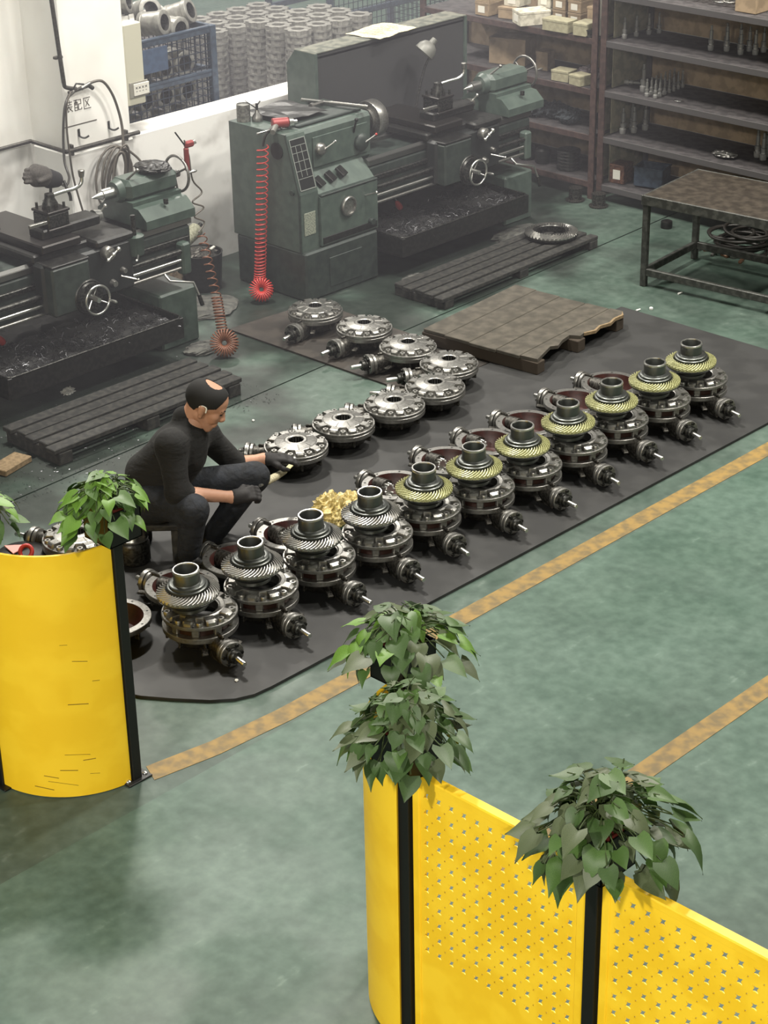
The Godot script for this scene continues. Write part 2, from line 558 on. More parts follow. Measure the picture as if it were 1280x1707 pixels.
	part(rec, "recess_foot", G.new().box(V(6.1, 0.5, -10.29), V(2.4, 1.02, 0.16)), mat("dirty_wall", Color.WHITE))

func build_mats() -> void:
	var a := PackedVector2Array()
	for p in [[9.53, -5.46], [8.6, -5.448], [7.0, -5.452], [4.86, -5.458], [4.76, -5.466], [4.68, -5.5], [4.6, -5.57], [4.5, -5.7], [4.42, -5.82], [4.36, -5.97], [4.3, -6.2], [4.25, -7.2], [9.53, -7.17]]: a.append(Vector2(p[0], p[1]))
	one("rubber_mat", G.new().prism(a, 0.002, 0.016), mat("rubber", Color.WHITE), "long black rubber mat with a rounded corner under the gear rows", "mat")
	a = PackedVector2Array()
	for p in [[7.6, -8.78], [8.3, -8.72], [8.3, -7.19], [7.62, -7.19]]: a.append(Vector2(p[0], p[1]))
	one("rubber_mat", G.new().prism(a, 0.002, 0.012), mat("brown_mat", Color.WHITE), "short brownish rubber mat in front of the tall green lathe cabinet", "mat")

# ---- yellow fences ------------------------------------------------------------------
const POST := 0.044

func fence_post(t: Node3D, x: float, z: float, turn := 0.0) -> void:
	var bs := Basis(Vector3.UP, turn)
	var g := G.new().at(V(x, 0, z), bs)
	g.box(V(0, 0.55, 0), V(POST, 1.1, POST), 0.003)
	part(t, "post", g, mat("post_black", Color.BLACK))
	g = G.new().at(V(x, 0, z), bs)
	g.box(V(0, 0.005, 0), V(0.12, 0.008, 0.08), 0.002)
	var bp := part(t, "base_plate", g, mat("post_black", Color.BLACK))
	for s in [-1, 1]:
		var b := G.new().at(V(x, 0, z), bs)
		b.lathe([[0.0, 0.009], [0.011, 0.009], [0.011, 0.013], [0.007, 0.018], [0.0, 0.02]], 10, Transform3D(Basis(), V(s * 0.043, 0, 0.012)))
		part(bp, "bolt", b, mat("bright_steel", Color.WHITE))
	# open square box that holds the plant
	g = G.new().at(V(x, 1.1, z))
	var w := 0.155
	var h := 0.14
	g.box(V(0, 0.004, 0), V(w, 0.008, w), 0.002)
	for s in [-1, 1]:
		g.box(V(s * (w / 2 - 0.003), h / 2, 0), V(0.006, h, w), 0.001)
		g.box(V(0, h / 2, s * (w / 2 - 0.003)), V(w, h, 0.006), 0.001)
	part(t, "planter_box", g, mat("post_black", Color.BLACK))

func curved_panel(t: Node3D, c: Vector3, r: float, a0: float, a1: float) -> void:
	var g := G.new()
	g.lathe([[r - 0.012, 0.004], [r, 0.004], [r, 1.085], [r - 0.012, 1.085], [r - 0.012, 0.004]], 28, Transform3D(Basis(), c), a0, a1)
	part(t, "curved_panel", g, mat("yellow_paint", Color.WHITE), "plain yellow sheet bent round the fence corner")

func perforated_panel(t: Node3D, x: float, z0: float, z1: float) -> void:
	# sheet in the plane x, holes in its upper part, flanges folded back along the rim
	var lo := 0.03
	var hi := 1.09
	var rim := 0.03
	var g := G.new()
	var th := 0.004
	var nc := 23
	var nr := 21
	var za := z0 + rim + 0.012
	var zb := z1 - rim - 0.012
	var dz := (zb - za) / nc
	var yt := hi - rim - 0.015
	var dy := 0.0295
	var yb := yt - dy * nr
	for s in [-1.0, 1.0]:
		var xx: float = x + s * th / 2
		var o := Vector3(s, 0, 0)
		g.quad(V(xx, lo, z0), V(xx, lo, z1), V(xx, yb, z1), V(xx, yb, z0), o)
		g.quad(V(xx, yt, z0), V(xx, yt, z1), V(xx, hi, z1), V(xx, hi, z0), o)
		g.quad(V(xx, yb, z0), V(xx, yb, za), V(xx, yt, za), V(xx, yt, z0), o)
		g.quad(V(xx, yb, zb), V(xx, yb, z1), V(xx, yt, z1), V(xx, yt, zb), o)
	for i in nc:
		for j in nr:
			var cz := za + dz * (i + 0.5)
			var cy := yb + dy * (j + 0.5)
			var r := 0.0
			if i % 2 == 0 and j % 2 == 0: r = 0.0105
			elif i % 2 == 1 and j % 2 == 1: r = 0.0032
			var outer := []
			var inner := []
			for q in [[-1, -1], [0, -1], [1, -1], [1, 0], [1, 1], [0, 1], [-1, 1], [-1, 0]]:
				outer.append(Vector2(cz + q[0] * dz / 2, cy + q[1] * dy / 2))
				var k := 1.0
				if q[0] == 0: k = 0.72
				elif q[1] == 0: k = 0.5
				inner.append(Vector2(cz + q[0] * r * k, cy + q[1] * r * 1.05 * k))
			for s in [-1.0, 1.0]:
				var xx: float = x + s * th / 2
				var o := Vector3(s, 0, 0)
				if r == 0.0:
					g.quad(V(xx, outer[0].y, outer[0].x), V(xx, outer[2].y, outer[2].x), V(xx, outer[4].y, outer[4].x), V(xx, outer[6].y, outer[6].x), o)
				else:
					for k in 8:
						var k2 := (k + 1) % 8
						g.quad(V(xx, outer[k].y, outer[k].x), V(xx, outer[k2].y, outer[k2].x), V(xx, inner[k2].y, inner[k2].x), V(xx, inner[k].y, inner[k].x), o)
			if r > 0.005:
				for k in 8:
					var k2 := (k + 1) % 8
					g.quad(V(x - th / 2, inner[k].y, inner[k].x), V(x - th / 2, inner[k2].y, inner[k2].x), V(x + th / 2, inner[k2].y, inner[k2].x), V(x + th / 2, inner[k].y, inner[k].x), Vector3(0, cy - inner[k].y, cz - inner[k].x))
	var m := mat("yellow_paint", Color.WHITE)
	var p := part(t, "perforated_panel", g, m, "yellow sheet with rows of pinched square holes above")
	# frame of folded strip: proud border on the sheet, deeper along the top
	var f := G.new()
	var zc := (z0 + z1) / 2
	var l := z1 - z0
	f.box(V(x + 0.012, hi - rim / 2 + 0.004, zc), V(0.038, rim, l), 0.004)
	f.box(V(x + 0.012, lo + rim / 2, zc), V(0.038, rim, l), 0.004)
	f.box(V(x + 0.012, (lo + hi) / 2, z0 + rim / 2), V(0.038, hi - lo - 2 * rim, rim), 0.004)
	f.box(V(x + 0.012, (lo + hi) / 2, z1 - rim / 2), V(0.038, hi - lo - 2 * rim, rim), 0.004)
	part(p, "panel_frame", f, m)

func build_fences() -> void:
	var t := thing("guard_fence", "yellow guard fence with plain curved sheet beside the worker", "fence")
	var c := V(4.01, 0, -5.74)
	curved_panel(t, c, 0.385, PI * 0.5 + 0.06, PI - 0.06)
	# scuffs left by trolleys on the sheet
	rng.seed = 58
	for q in [[0.62, 0.2, 0.1], [0.5, 0.07, 0.12], [0.42, 0.1, 0.06], [0.7, 0.17, 0.05], [0.36, 0.045, 0.08], [0.66, 0.43, 0.08], [0.7, 0.62, 0.06], [0.73, 0.1, 0.04], [0.55, 0.13, 0.07], [0.8, 0.52, 0.03], [0.6, 0.7, 0.03]]:
		var a: float = PI - 0.06 - q[0] * (PI / 2 - 0.12)
		var p := c + V(cos(a) * 0.3853, q[1], sin(a) * 0.3853)
		part(t, "scuff_mark", G.new().box(p, V(0.0006, 0.0015 + rng.randf() * 0.002, q[2]), 0.0, Basis(Vector3.UP, -a) * Basis(Vector3.RIGHT, rng.randf_range(-0.2, 0.05))), mat("scuff_black", Color(0.5, 0.38, 0.08), 0.8))
	fence_post(t, 4.015, -5.368, 0.0)
	fence_post(t, 3.638, -5.735, PI / 2)
	perforated_panel(t, 3.634, -6.44, -5.765)
	fence_post(t, 3.638, -6.47, PI / 2)
	perforated_panel(t, 3.634, -7.17, -6.50)
	fence_post(t, 3.638, -7.2, PI / 2)
	t = thing("guard_fence", "yellow perforated guard fence running along the aisle with black posts", "fence")
	c = V(4.015, 0, -3.49)
	curved_panel(t, c, 0.4, PI + 0.05, PI * 1.5 - 0.05)
	fence_post(t, 4.02, -3.862, 0.0)
	fence_post(t, 3.645, -3.492, PI / 2)
	var z := -3.492
	for i in 3:
		perforated_panel(t, 3.64, z + 0.03, z + 0.71)
		z += 0.74
		fence_post(t, 3.645, z, PI / 2)

# ---- gear housings, covers and ring gears ---------------------------------------------
func ring_pts(f: Callable, y: float, k: int) -> Array:
	var p := []
	for i in k:
		var t := TAU * i / k
		var r: float = f.call(t)
		p.append(Vector3(cos(t) * r, y, sin(t) * r))
	return p

func housing_parts(t: Node3D, open: bool) -> void:
	# bowl with a flange, origin on the ground, pinion nose along +z
	var ci := mat("cast_iron", Color.WHITE)
	var st := mat("steel", Color.WHITE)
	var g := G.new()
	g.lathe([[0.0, 0.0], [0.07, 0.0], [0.085, 0.008], [0.118, 0.03], [0.138, 0.06], [0.146, 0.084], [0.168, 0.088]], 40)
	for i in 8:
		var a := TAU * (i + 0.5) / 8
		g.box(V(cos(a) * 0.145, 0.066, sin(a) * 0.145), V(0.03, 0.042, 0.012), 0.003, Basis(Vector3.UP, -a))
	# barrel of the nose with ribs under it
	g.cyl(V(0, 0.066, 0.06), V(0, 0.066, 0.185 if open else 0.235), 0.05, 0.044, 20)
	g.box(V(0.035, 0.035, 0.19), V(0.012, 0.05, 0.1), 0.004)
	g.box(V(-0.035, 0.035, 0.19), V(0.012, 0.05, 0.1), 0.004)
	g.box(V(0, 0.09, 0.17), V(0.012, 0.07, 0.07), 0.004)
	g.box(V(0.07, 0.055, 0.15), V(0.03, 0.012, 0.1), 0.004, Basis(Vector3.UP, 0.45))
	g.box(V(-0.07, 0.055, 0.15), V(0.03, 0.012, 0.1), 0.004, Basis(Vector3.UP, -0.45))
	part(t, "casting", g, ci)
	g = G.new()
	g.lathe([[0.14, 0.086], [0.169, 0.086], [0.172, 0.089], [0.172, 0.11], [0.17, 0.112], [0.137, 0.112]], 56)
	var fl := part(t, "flange", g, st, "machined steel rim")
	if open:
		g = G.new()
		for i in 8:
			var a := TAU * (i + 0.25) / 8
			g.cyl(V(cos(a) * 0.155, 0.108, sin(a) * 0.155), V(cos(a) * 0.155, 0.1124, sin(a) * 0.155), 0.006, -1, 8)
		part(fl, "dark_hole_disc", g, mat("black", Color.BLACK)).set_meta("kind", "stuff")  # black discs, slightly proud, stand in for the shade of holes
	g = G.new()
	g.lathe([[0.137, 0.112], [0.133, 0.1], [0.124, 0.06], [0.1, 0.028], [0.066, 0.024], [0.058, 0.036], [0.046, 0.036]], 40)
	part(t, "lining", g, mat("red_primer", Color.WHITE), "dark red painted inside")
	g = G.new()
	g.lathe([[0.046, 0.036], [0.044, 0.012], [0.0, 0.012]], 24)
	g.cyl(V(0, 0.066, 0.04), V(0, 0.066, 0.1), 0.03, 0.034, 16)
	for i in 10:
		var a := TAU * i / 10
		g.box(V(cos(a) * 0.032, 0.066 + sin(a) * 0.032, 0.055), V(0.011, 0.009, 0.045), 0.002, Basis(Vector3.BACK, a) * Basis(Vector3.RIGHT, 0.12))
	part(t, "pinion", g, mat("bright_steel", Color.WHITE), "bright pinion seen inside the bowl")
	g = G.new()
	g.lathe([[0.0, 0.0], [0.05, 0.0], [0.056, 0.004], [0.056, 0.017], [0.053, 0.02], [0.0, 0.02]], 28, G.along(V(0, 0.066, 0.228), V(0, 0.066, 0.3)))
	g.lathe([[0.0, 0.0], [0.058, 0.0], [0.06, 0.003], [0.06, 0.02], [0.057, 0.023], [0.0, 0.023]], 28, G.along(V(0, 0.066, 0.252), V(0, 0.066, 0.3)))
	var back := -0.05 if open else 0.0
	var nf := part(t, "nose_flange", g, st)
	nf.position.z = back
	for i in 6:
		var a := TAU * i / 6
		g = G.new()
		g.cyl(V(cos(a) * 0.046, 0.066 + sin(a) * 0.046, 0.274), V(cos(a) * 0.046, 0.066 + sin(a) * 0.046, 0.283), 0.009, -1, 6)
		part(nf, "bolt", g, mat("dark_steel", Color.WHITE))
	g = G.new()
	g.lathe([[0.0, 0.0], [0.036, 0.0], [0.036, 0.014], [0.03, 0.018], [0.03, 0.034], [0.026, 0.038], [0.0, 0.038]], 24, G.along(V(0, 0.066, 0.275), V(0, 0.066, 0.4)))
	part(t, "collar", g, mat("dark_steel", Color.WHITE)).position.z = back * 1.3
	g = G.new()
	g.lathe([[0.0, 0.0], [0.0125, 0.0], [0.0125, 0.062], [0.01, 0.066], [0.0, 0.066]], 16, G.along(V(0, 0.066, 0.312), V(0, 0.066, 0.4)))
	part(t, "shaft", g, mat("bright_steel", Color.WHITE), "bright shaft stub").position.z = back * 1.9

func lug_radius(t: float, lo: float, hi: float) -> float:
	var k := fposmod(t * 9.0 / TAU, 1.0)
	var d := absf(k - 0.5) * 2.0
	return lerpf(hi, lo, smoothstep(0.38, 0.56, d))

func cover_part(t: Node3D, y: float, wide: bool) -> void:
	# round lugged plate; wide = large bore, else a cone with a small bore
	var k := 9 * 14
	var g := G.new()
	g.lathe([[0.13, y], [0.169, y], [0.172, y + 0.003], [0.172, y + 0.016], [0.17, y + 0.018], [0.12, y + 0.019]], 56)
	var top := y + 0.04
	var rim := func(d): return func(a): return lug_radius(a, 0.121, 0.164) - d
	var inn := func(m, d): return func(a): return minf(lug_radius(a, 0.121, 0.164) - d, m)
	var rings := [ring_pts(rim.call(0.0), y + 0.0175, k), ring_pts(rim.call(0.002), y + 0.031, k), ring_pts(inn.call(0.153, 0.003), top - 0.002, k), ring_pts(inn.call(0.147, 0.006), top + 0.001, k)]
	for q in ([[0.114, 0.001], [0.11, 0.003], [0.094, 0.001], [0.089, -0.003], [0.085, -0.005], [0.083, -0.05]] if wide else [[0.114, 0.001], [0.108, 0.003], [0.064, 0.009], [0.056, 0.012], [0.045, 0.012], [0.041, 0.009], [0.041, -0.03]]):
		rings.append(ring_pts(func(_a): return q[0], top + q[1], k))
	g.loops(rings)
	if not wide:
		for i in 9:
			var a := TAU * (i + 0.5) / 9
			g.box(V(cos(a) * 0.09, top + 0.0025, sin(a) * 0.09), V(0.05, 0.009, 0.008), 0.003, Basis(Vector3.UP, -a) * Basis(Vector3.BACK, -0.13))
	var c := part(t, "cover", g, mat("steel", Color.WHITE), "steel cover plate with nine lugs")
	var b := G.new()
	var h := G.new()
	for i in 9:
		var a := TAU * (i + 0.5) / 9
		a += TAU / 18
		var p := V(cos(a) * 0.147, 0, sin(a) * 0.147)
		b.lathe([[0.0165, y + 0.017], [0.0165, top - 0.009], [0.0145, top - 0.006], [0.0075, top - 0.006], [0.0075, top - 0.014], [0.0, top - 0.014]], 14, Transform3D(Basis(), p))
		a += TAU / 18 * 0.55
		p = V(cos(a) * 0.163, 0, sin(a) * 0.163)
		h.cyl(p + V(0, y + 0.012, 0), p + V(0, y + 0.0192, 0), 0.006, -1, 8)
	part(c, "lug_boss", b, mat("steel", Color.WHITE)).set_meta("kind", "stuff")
	part(c, "dark_hole_disc", h, mat("black", Color.BLACK)).set_meta("kind", "stuff")  # no real holes: their shade is black discs on the rim
	g = G.new()
	if wide:
		g.lathe([[0.083, y - 0.01], [0.078, y - 0.02], [0.0, y - 0.03]], 28)
	else:
		g.lathe([[0.041, y + 0.01], [0.036, y - 0.005], [0.0, y - 0.01]], 24)
		for i in 16:
			var a := TAU * i / 16
			g.box(V(cos(a) * 0.04, y + 0.028, sin(a) * 0.04), V(0.006, 0.036, 0.006), 0.0, Basis(Vector3.UP, -a))
	part(c, "bore", g, mat("oily_black", Color.WHITE))
	if wide:
		# waist between the two rims, with bright posts
		g = G.new()
		g.lathe([[0.137, 0.111], [0.14, 0.113], [0.14, y + 0.001]], 40)
		part(c, "spigot", g, mat("spigot_brown", Color(0.2, 0.12, 0.1), 0.4, 0.5))
		for i in 9:
			g = G.new()
			var a := TAU * (i + 0.2) / 9
			g.box(V(cos(a) * 0.143, (y + 0.112) / 2, sin(a) * 0.143), V(0.024, y - 0.111, 0.036), 0.004, Basis(Vector3.UP, -a))
			part(c, "spacer", g, mat("steel", Color.WHITE))

func ring_gear_mesh() -> G:
	# hub and back of a spiral bevel ring gear, y = 0 at the underside
	var g := G.new()
	g.lathe([[0.052, 0.0], [0.076, 0.0], [0.08, 0.004], [0.08, 0.018], [0.072, 0.022], [0.072, 0.036], [0.105, 0.04], [0.13, 0.058], [0.134, 0.066], [0.133, 0.07]], 44)
	g.lathe([[0.094, 0.086], [0.088, 0.08], [0.087, 0.092], [0.087, 0.104], [0.083, 0.107], [0.078, 0.107], [0.078, 0.116], [0.074, 0.119], [0.06, 0.119], [0.0565, 0.123], [0.0565, 0.176], [0.0545, 0.179], [0.0505, 0.179], [0.049, 0.176], [0.049, 0.0], [0.052, 0.0]], 44)
	return g

func ring_teeth_mesh() -> G:
	var g := G.new()
	var nt := 40
	g.lathe([[0.1325, 0.066], [0.128, 0.07], [0.0935, 0.084]], 46)
	var st := 4
	for i in nt:
		var rows := []
		for j in st + 1:
			var f := float(j) / st
			var r := lerpf(0.0945, 0.1335, f)
			var y := lerpf(0.0838, 0.0668, f)
			var a := TAU * i / nt + 0.34 * f + 0.08 * f * f
			var wb := TAU / nt * 0.42
			var wt := TAU / nt * 0.14
			var row := []
			for q in [[-wb, 0.0], [-wt, 0.0135], [wt, 0.0135], [wb, 0.0]]:
				row.append(Vector3(cos(a + q[0]) * r, y + q[1], sin(a + q[0]) * r))
			rows.append(row)
		for j in st:
			for q in 3:
				var m: Vector3 = (rows[j + 1][q] + rows[j][q + 1]) * 0.5
				var ctr: Vector3 = (rows[j][0] + rows[j + 1][3]) * 0.5 + Vector3(0, -0.02, 0)
				g.quad(rows[j][q], rows[j][q + 1], rows[j + 1][q + 1], rows[j + 1][q], m - ctr)
		var e: Array = rows[st]
		g.quad(e[0], e[1], e[2], e[3], Vector3(e[0].x, 0, e[0].z))
		e = rows[0]
		g.quad(e[0], e[1], e[2], e[3], -Vector3(e[0].x, 0, e[0].z))
	return g

func build_gears() -> void:
	var fx := [4.90, 5.247, 5.629, 5.986, 6.345, 6.70, 7.061, 7.44, 7.815, 8.195, 8.57]
	var fz := [-5.965, -5.935, -5.945, -5.91, -5.92, -5.878, -5.866, -5.868, -5.884, -5.882, -5.9]
	var tx := [4.823, 5.188, 5.59, 5.91, 6.237, 6.619, 6.991, 7.347, 7.734, 8.075, 8.461]
	var tz := [-5.574, -5.549, -5.562, -5.522, -5.527, -5.49, -5.484, -5.499, -5.501, -5.484, -5.502]
	var y0 := 0.016
	var proto := thing("differential_carrier", "", "differential carrier")
	housing_parts(proto, false)
	cover_part(proto, 0.152, true)
	var lab := "steel differential carrier topped by a ring gear, %s from the mat's rounded corner"
	for i in fx.size():
		var turn := atan2(tx[i] - fx[i], tz[i] - fz[i])
		var o: Node3D = proto
		if i > 0: o = copy(proto, V(fx[i], y0, fz[i]), turn)
		o.position = V(fx[i], y0, fz[i])
		o.rotation.y = turn
		tag(o, lab % ORD[i], "differential carrier", "carriers in the front row with shafts towards the lane")
	# closed carriers in the back rows
	var bp := thing("differential_carrier", "", "differential carrier")
	housing_parts(bp, false)
	cover_part(bp, 0.1125, false)
	var back := [
		[7.958, -8.361, 7.60, -8.266, "closed steel differential carrier on the brown mat below the green lathe cabinet"],
		[7.954, -7.928, 7.64, -7.92, "closed steel differential carrier on the brown mat, second from the lathe cabinet"],
		[7.9, -7.511, 7.62, -7.61, "closed steel differential carrier where the brown mat nears the worn pallet"],
		[7.865, -7.15, 7.628, -7.3, "closed steel differential carrier at the bend of the row beside the worn pallet"],
		[7.548, -6.969, 7.33, -7.3, "closed steel differential carrier just past the bend of the row"],
		[7.208, -6.964, 6.97, -7.29, "closed steel differential carrier third from the worker's hand"],
		[6.845, -7.001, 6.6, -7.25, "closed steel differential carrier next to the one the worker greases"],
		[6.471, -6.983, 6.25, -7.3, "closed steel differential carrier under the worker's gloved hand"],
		[5.02, -7.0, 4.9, -7.4, "closed steel differential carrier behind the plain curved fence sheet"],
			]
	for i in back.size():
		var b: Array = back[i]
		var turn := atan2(b[2] - b[0], b[3] - b[1])
		var o: Node3D = bp if i == 0 else copy(bp, Vector3.ZERO)
		o.position = V(b[0], 0.012 if i < 4 else 0.016, b[1])
		o.rotation.y = turn
		tag(o, b[4], "differential carrier", "closed carriers in the back rows")
	# open housings behind the front row
	var hp := thing("gear_housing", "", "gear housing")
	housing_parts(hp, true)
	var hx := [4.66, 5.066, 5.42, 5.772, 6.5, 6.9, 7.215, 7.545, 7.95, 8.285]
	var hl := ["open red lined gear housing nearest the fence post with the plain curved sheet", "open red lined gear housing under the first ungreased ring gear", "open red lined gear housing under the second ungreased ring gear, by the worker's boot", "open red lined gear housing beside the tray of yellow grease, towards the worker", "open red lined gear housing on the other side of the grease tray from the worker",
		"open red lined gear housing, second beyond the grease tray", "open red lined gear housing, third beyond the grease tray", "open red lined gear housing, fourth beyond the grease tray", "open red lined gear housing, fifth beyond the grease tray", "open red lined gear housing at the far end of its row by the worn pallet"]
	for i in hx.size():
		var o: Node3D = hp if i == 0 else copy(hp, Vector3.ZERO)
		o.position = V(hx[i], y0, -6.285)
		o.rotation.y = PI + [0.5, 0.15, 0.05, 0.08, 0.02, 0.0, -0.05, 0.04, 0.02, 0.05][i]
		tag(o, hl[i], "gear housing", "open housings behind the front row")
	# ring gears resting on the covers
	var rp := thing("ring_gear", "", "ring gear")
	var hub := ring_gear_mesh().mesh()
	var teeth := ring_teeth_mesh().mesh()
	part(rp, "hub", hub, mat("hub_steel", Color(0.36, 0.37, 0.36), 0.34, 0.85))
	var rim := G.new().lathe([[0.0572, 0.17], [0.0575, 0.178], [0.055, 0.1808], [0.0498, 0.1808], [0.0485, 0.176]], 44).mesh()
	part(rp, "hub_rim", rim, mat("bright_steel", Color.WHITE))
	part(rp, "teeth", teeth, mat("gear_steel", Color.WHITE))
	var gp := thing("ring_gear", "", "ring gear")
	part(gp, "hub", hub, mat("hub_steel", Color.WHITE))
	part(gp, "hub_rim", rim, mat("bright_steel", Color.WHITE))
	part(gp, "teeth", teeth, mat("greased", Color.WHITE), "teeth coated with yellow green grease")
	var hbx := [4.827, 5.203, 5.574, 5.935, 6.308, 6.649, 7.004, 7.381, 7.751, 8.125, 8.475]
	var hbz := [-5.985, -5.969, -5.954, -5.922, -5.903, -5.898, -5.884, -5.897, -5.891, -5.887, -5.903]
	var ytop := y0 + 0.152 + 0.037
	for i in 11:
		var o: Node3D
		if i < 4: o = rp if i == 0 else copy(rp, Vector3.ZERO)
		else: o = gp if i == 4 else copy(gp, Vector3.ZERO)
		var c := V(lerpf(fx[i], hbx[i], 0.6), ytop + 0.009, lerpf(fz[i], hbz[i], 0.5) - 0.004)
		var lean := V(hbx[i] - c.x, 0.75, hbz[i] - c.z).normalized()
		var b := Basis(Vector3.UP, i * 1.3)
		var ax := Vector3.UP.cross(lean)
		o.basis = Basis(ax.normalized(), Vector3.UP.angle_to(lean)) * b
		o.scale = Vector3.ONE * 1.06
		o.position = c + V(0, 0.076 * sin(Vector3.UP.angle_to(lean)), 0)
		if i < 4: tag(o, "clean grey ring gear with hub, %s from the mat's rounded corner" % ORD[i], "ring gear", "ring gears on the front carriers")
		else: tag(o, "ring gear with yellow green greased teeth, %s greased one after the dry gears" % ORD[i - 4], "ring gear", "ring gears on the front carriers")
	var hb := thing("bearing_hub", "dark bearing hub with a bright rim on the mat behind the seated worker", "hub", V(5.2, 0.016, -6.8))
	part(hb, "base", G.new().lathe([[0.0, 0.0], [0.07, 0.0], [0.08, 0.01], [0.08, 0.1], [0.07, 0.12], [0.06, 0.125]], 26), mat("dark_steel", Color.WHITE))
	part(hb, "rim", G.new().lathe([[0.06, 0.122], [0.075, 0.126], [0.075, 0.135], [0.06, 0.137], [0.03, 0.137]], 26), mat("bright_steel", Color.WHITE))
	part(hb, "stub", G.new().lathe([[0.03, 0.13], [0.03, 0.19], [0.024, 0.196], [0.0, 0.196]], 18), mat("bright_steel", Color.WHITE))

# ---- pallets --------------------------------------------------------------------------
func slat_pallet(label: String, at: Vector3, l: float, w: float, h: float, k: int, turn: float, sd: int) -> void:
	var t := thing("wooden_pallet", label, "pallet", at, turn, "black slatted pallets by the lathes")
	rng.seed = sd
	var m := mat("black_wood", Color.WHITE)
	var sw := w / k
	for i in k:
		var g := G.new()
		var z := -w + sw * (i + 0.5)
		g.box(V(l / 2 + rng.randf_range(-0.015, 0.015), h - 0.014 + rng.randf_range(-0.003, 0.003), z), V(l - rng.randf_range(0.0, 0.03), 0.028, sw - 0.022), 0.004, Basis(Vector3.UP, rng.randf_range(-0.004, 0.004)))
		part(t, "slat", g, m)
	for x in [0.07, l / 2, l - 0.07]:
		part(t, "bearer", G.new().box(V(x, (h - 0.028) / 2, -w / 2), V(0.09, h - 0.029, w - 0.02), 0.004), m)

func build_pallets() -> void:
	slat_pallet("black oil soaked slatted pallet lying behind the seated worker", V(5.62, 0, -7.955), 1.37, 0.5, 0.1, 5, 0.0, 3)
	slat_pallet("black slatted pallet in front of the tall lathe with a crown gear on it", V(8.74, 0, -7.99), 1.66, 0.46, 0.085, 5, 0.02, 4)
	# worn pallet of broad grey boards, its near board broken off
	var t := thing("wooden_pallet", "worn grey board pallet with a splintered edge, partly on the rubber mat", "pallet", V(8.24, 0.016, -7.69), 0.09)
	var m := mat("grey_wood", Color.WHITE)
	rng.seed = 12
	var z := 0.0
	var ws := [0.17, 0.19, 0.2, 0.17]
	for i in 4:
		var w: float = ws[i]
		part(t, "board", G.new().box(V(0.46 + rng.randf_range(-0.015, 0.01), 0.088 + i * 0.0006, z + w / 2), V(0.97, 0.022, w - 0.005), 0.003), m)
		z += w
	var a := PackedVector2Array()
	for p in [[-0.02, 0.0], [0.95, 0.0], [0.955, 0.09], [0.9, 0.13], [0.82, 0.12], [0.74, 0.14], [0.66, 0.115], [0.58, 0.135], [0.5, 0.1], [0.45, 0.11], [0.42, 0.05], [0.33, 0.06], [0.24, 0.09], [0.2, 0.06], [-0.01, 0.115]]: a.append(Vector2(p[0], p[1] + z))
	part(t, "board", G.new().prism(a, 0.077, 0.098), m, "broken board with a jagged splintered edge")
	a = PackedVector2Array()
	for p in [[0.95, 0.088], [0.9, 0.13], [0.82, 0.121], [0.74, 0.141], [0.66, 0.117], [0.58, 0.137], [0.5, 0.103], [0.51, 0.094], [0.58, 0.122], [0.66, 0.105], [0.74, 0.127], [0.82, 0.108], [0.9, 0.116]]: a.append(Vector2(p[0], p[1] + z))
	part(t, "splinter", G.new().prism(a, 0.08, 0.0985), mat("raw_wood", Color.WHITE), "pale fresh splintered wood")
	for x in [0.02, 0.45, 0.88]:
		part(t, "bearer", G.new().box(V(x, 0.038, 0.42), V(0.08, 0.076, 0.86), 0.004), mat("raw_dark", Color(0.2, 0.165, 0.125), 0.85))
	# loose bevel gear on the second pallet
	var o := thing("crown_gear", "bright toothed gear ring lying on the black pallet by the tall lathe", "gear", V(10.14, 0.087, -8.26), 0.5)
	var g := G.new()
	g.lathe([[0.1, 0.0], [0.165, 0.0], [0.185, 0.02], [0.185, 0.03]], 48)
	g.lathe([[0.13, 0.046], [0.12, 0.05], [0.105, 0.05], [0.1, 0.045], [0.1, 0.0]], 48)
	part(o, "body", g, mat("dark_steel", Color.WHITE))
	g = ring_teeth_mesh()
	var mi := part(o, "teeth", g, mat("gear_steel", Color.WHITE))
	mi.scale = V(1.38, 1.0, 1.38)
	mi.position.y = -0.036

# ---- lathes ----------------------------------------------------------------------------
func handwheel(p: Node, c: Vector3, axis: Vector3, r: float, rim: float, m: Material, called := "handwheel", dish := 0.0) -> MeshInstance3D:
	var xf := G.along(c, c + axis)
	var g := G.new()
	g.tube(arc(c, r, 0, TAU * 35 / 36, 35, xf.basis.x, xf.basis.z), rim, 8, true)
	for i in 3:
		var a := TAU * i / 3 + 0.5
		g.cyl(c - axis * dish, c + (xf.basis.x * cos(a) + xf.basis.z * sin(a)) * r, rim * 0.75, -1, 8)
	g.cyl(c - axis * (dish + 0.02), c + axis * 0.012, r * 0.24, r * 0.18, 16)
	var w := part(p, called, g, m)
	var hp := c + xf.basis.x * r * 0.9 + xf.basis.z * r * 0.2
	g = G.new()
	g.lathe([[0.0, 0.0], [0.005, 0.0], [0.006, 0.02], [0.009, 0.04], [0.01, 0.06], [0.007, 0.072], [0.0, 0.074]], 10, G.along(hp, hp + axis))
	part(w, "grip", g, mat("bright_steel", Color.WHITE))
	return w

func lever(p: Node, a: Vector3, b: Vector3, r: float, knob: float, m: Material, km: Material, called := "lever") -> void:
	var l := part(p, called, G.new().cyl(a, b, r, r * 0.8, 8), m)
	part(l, "knob", G.new().ball(b, knob, 10), km)

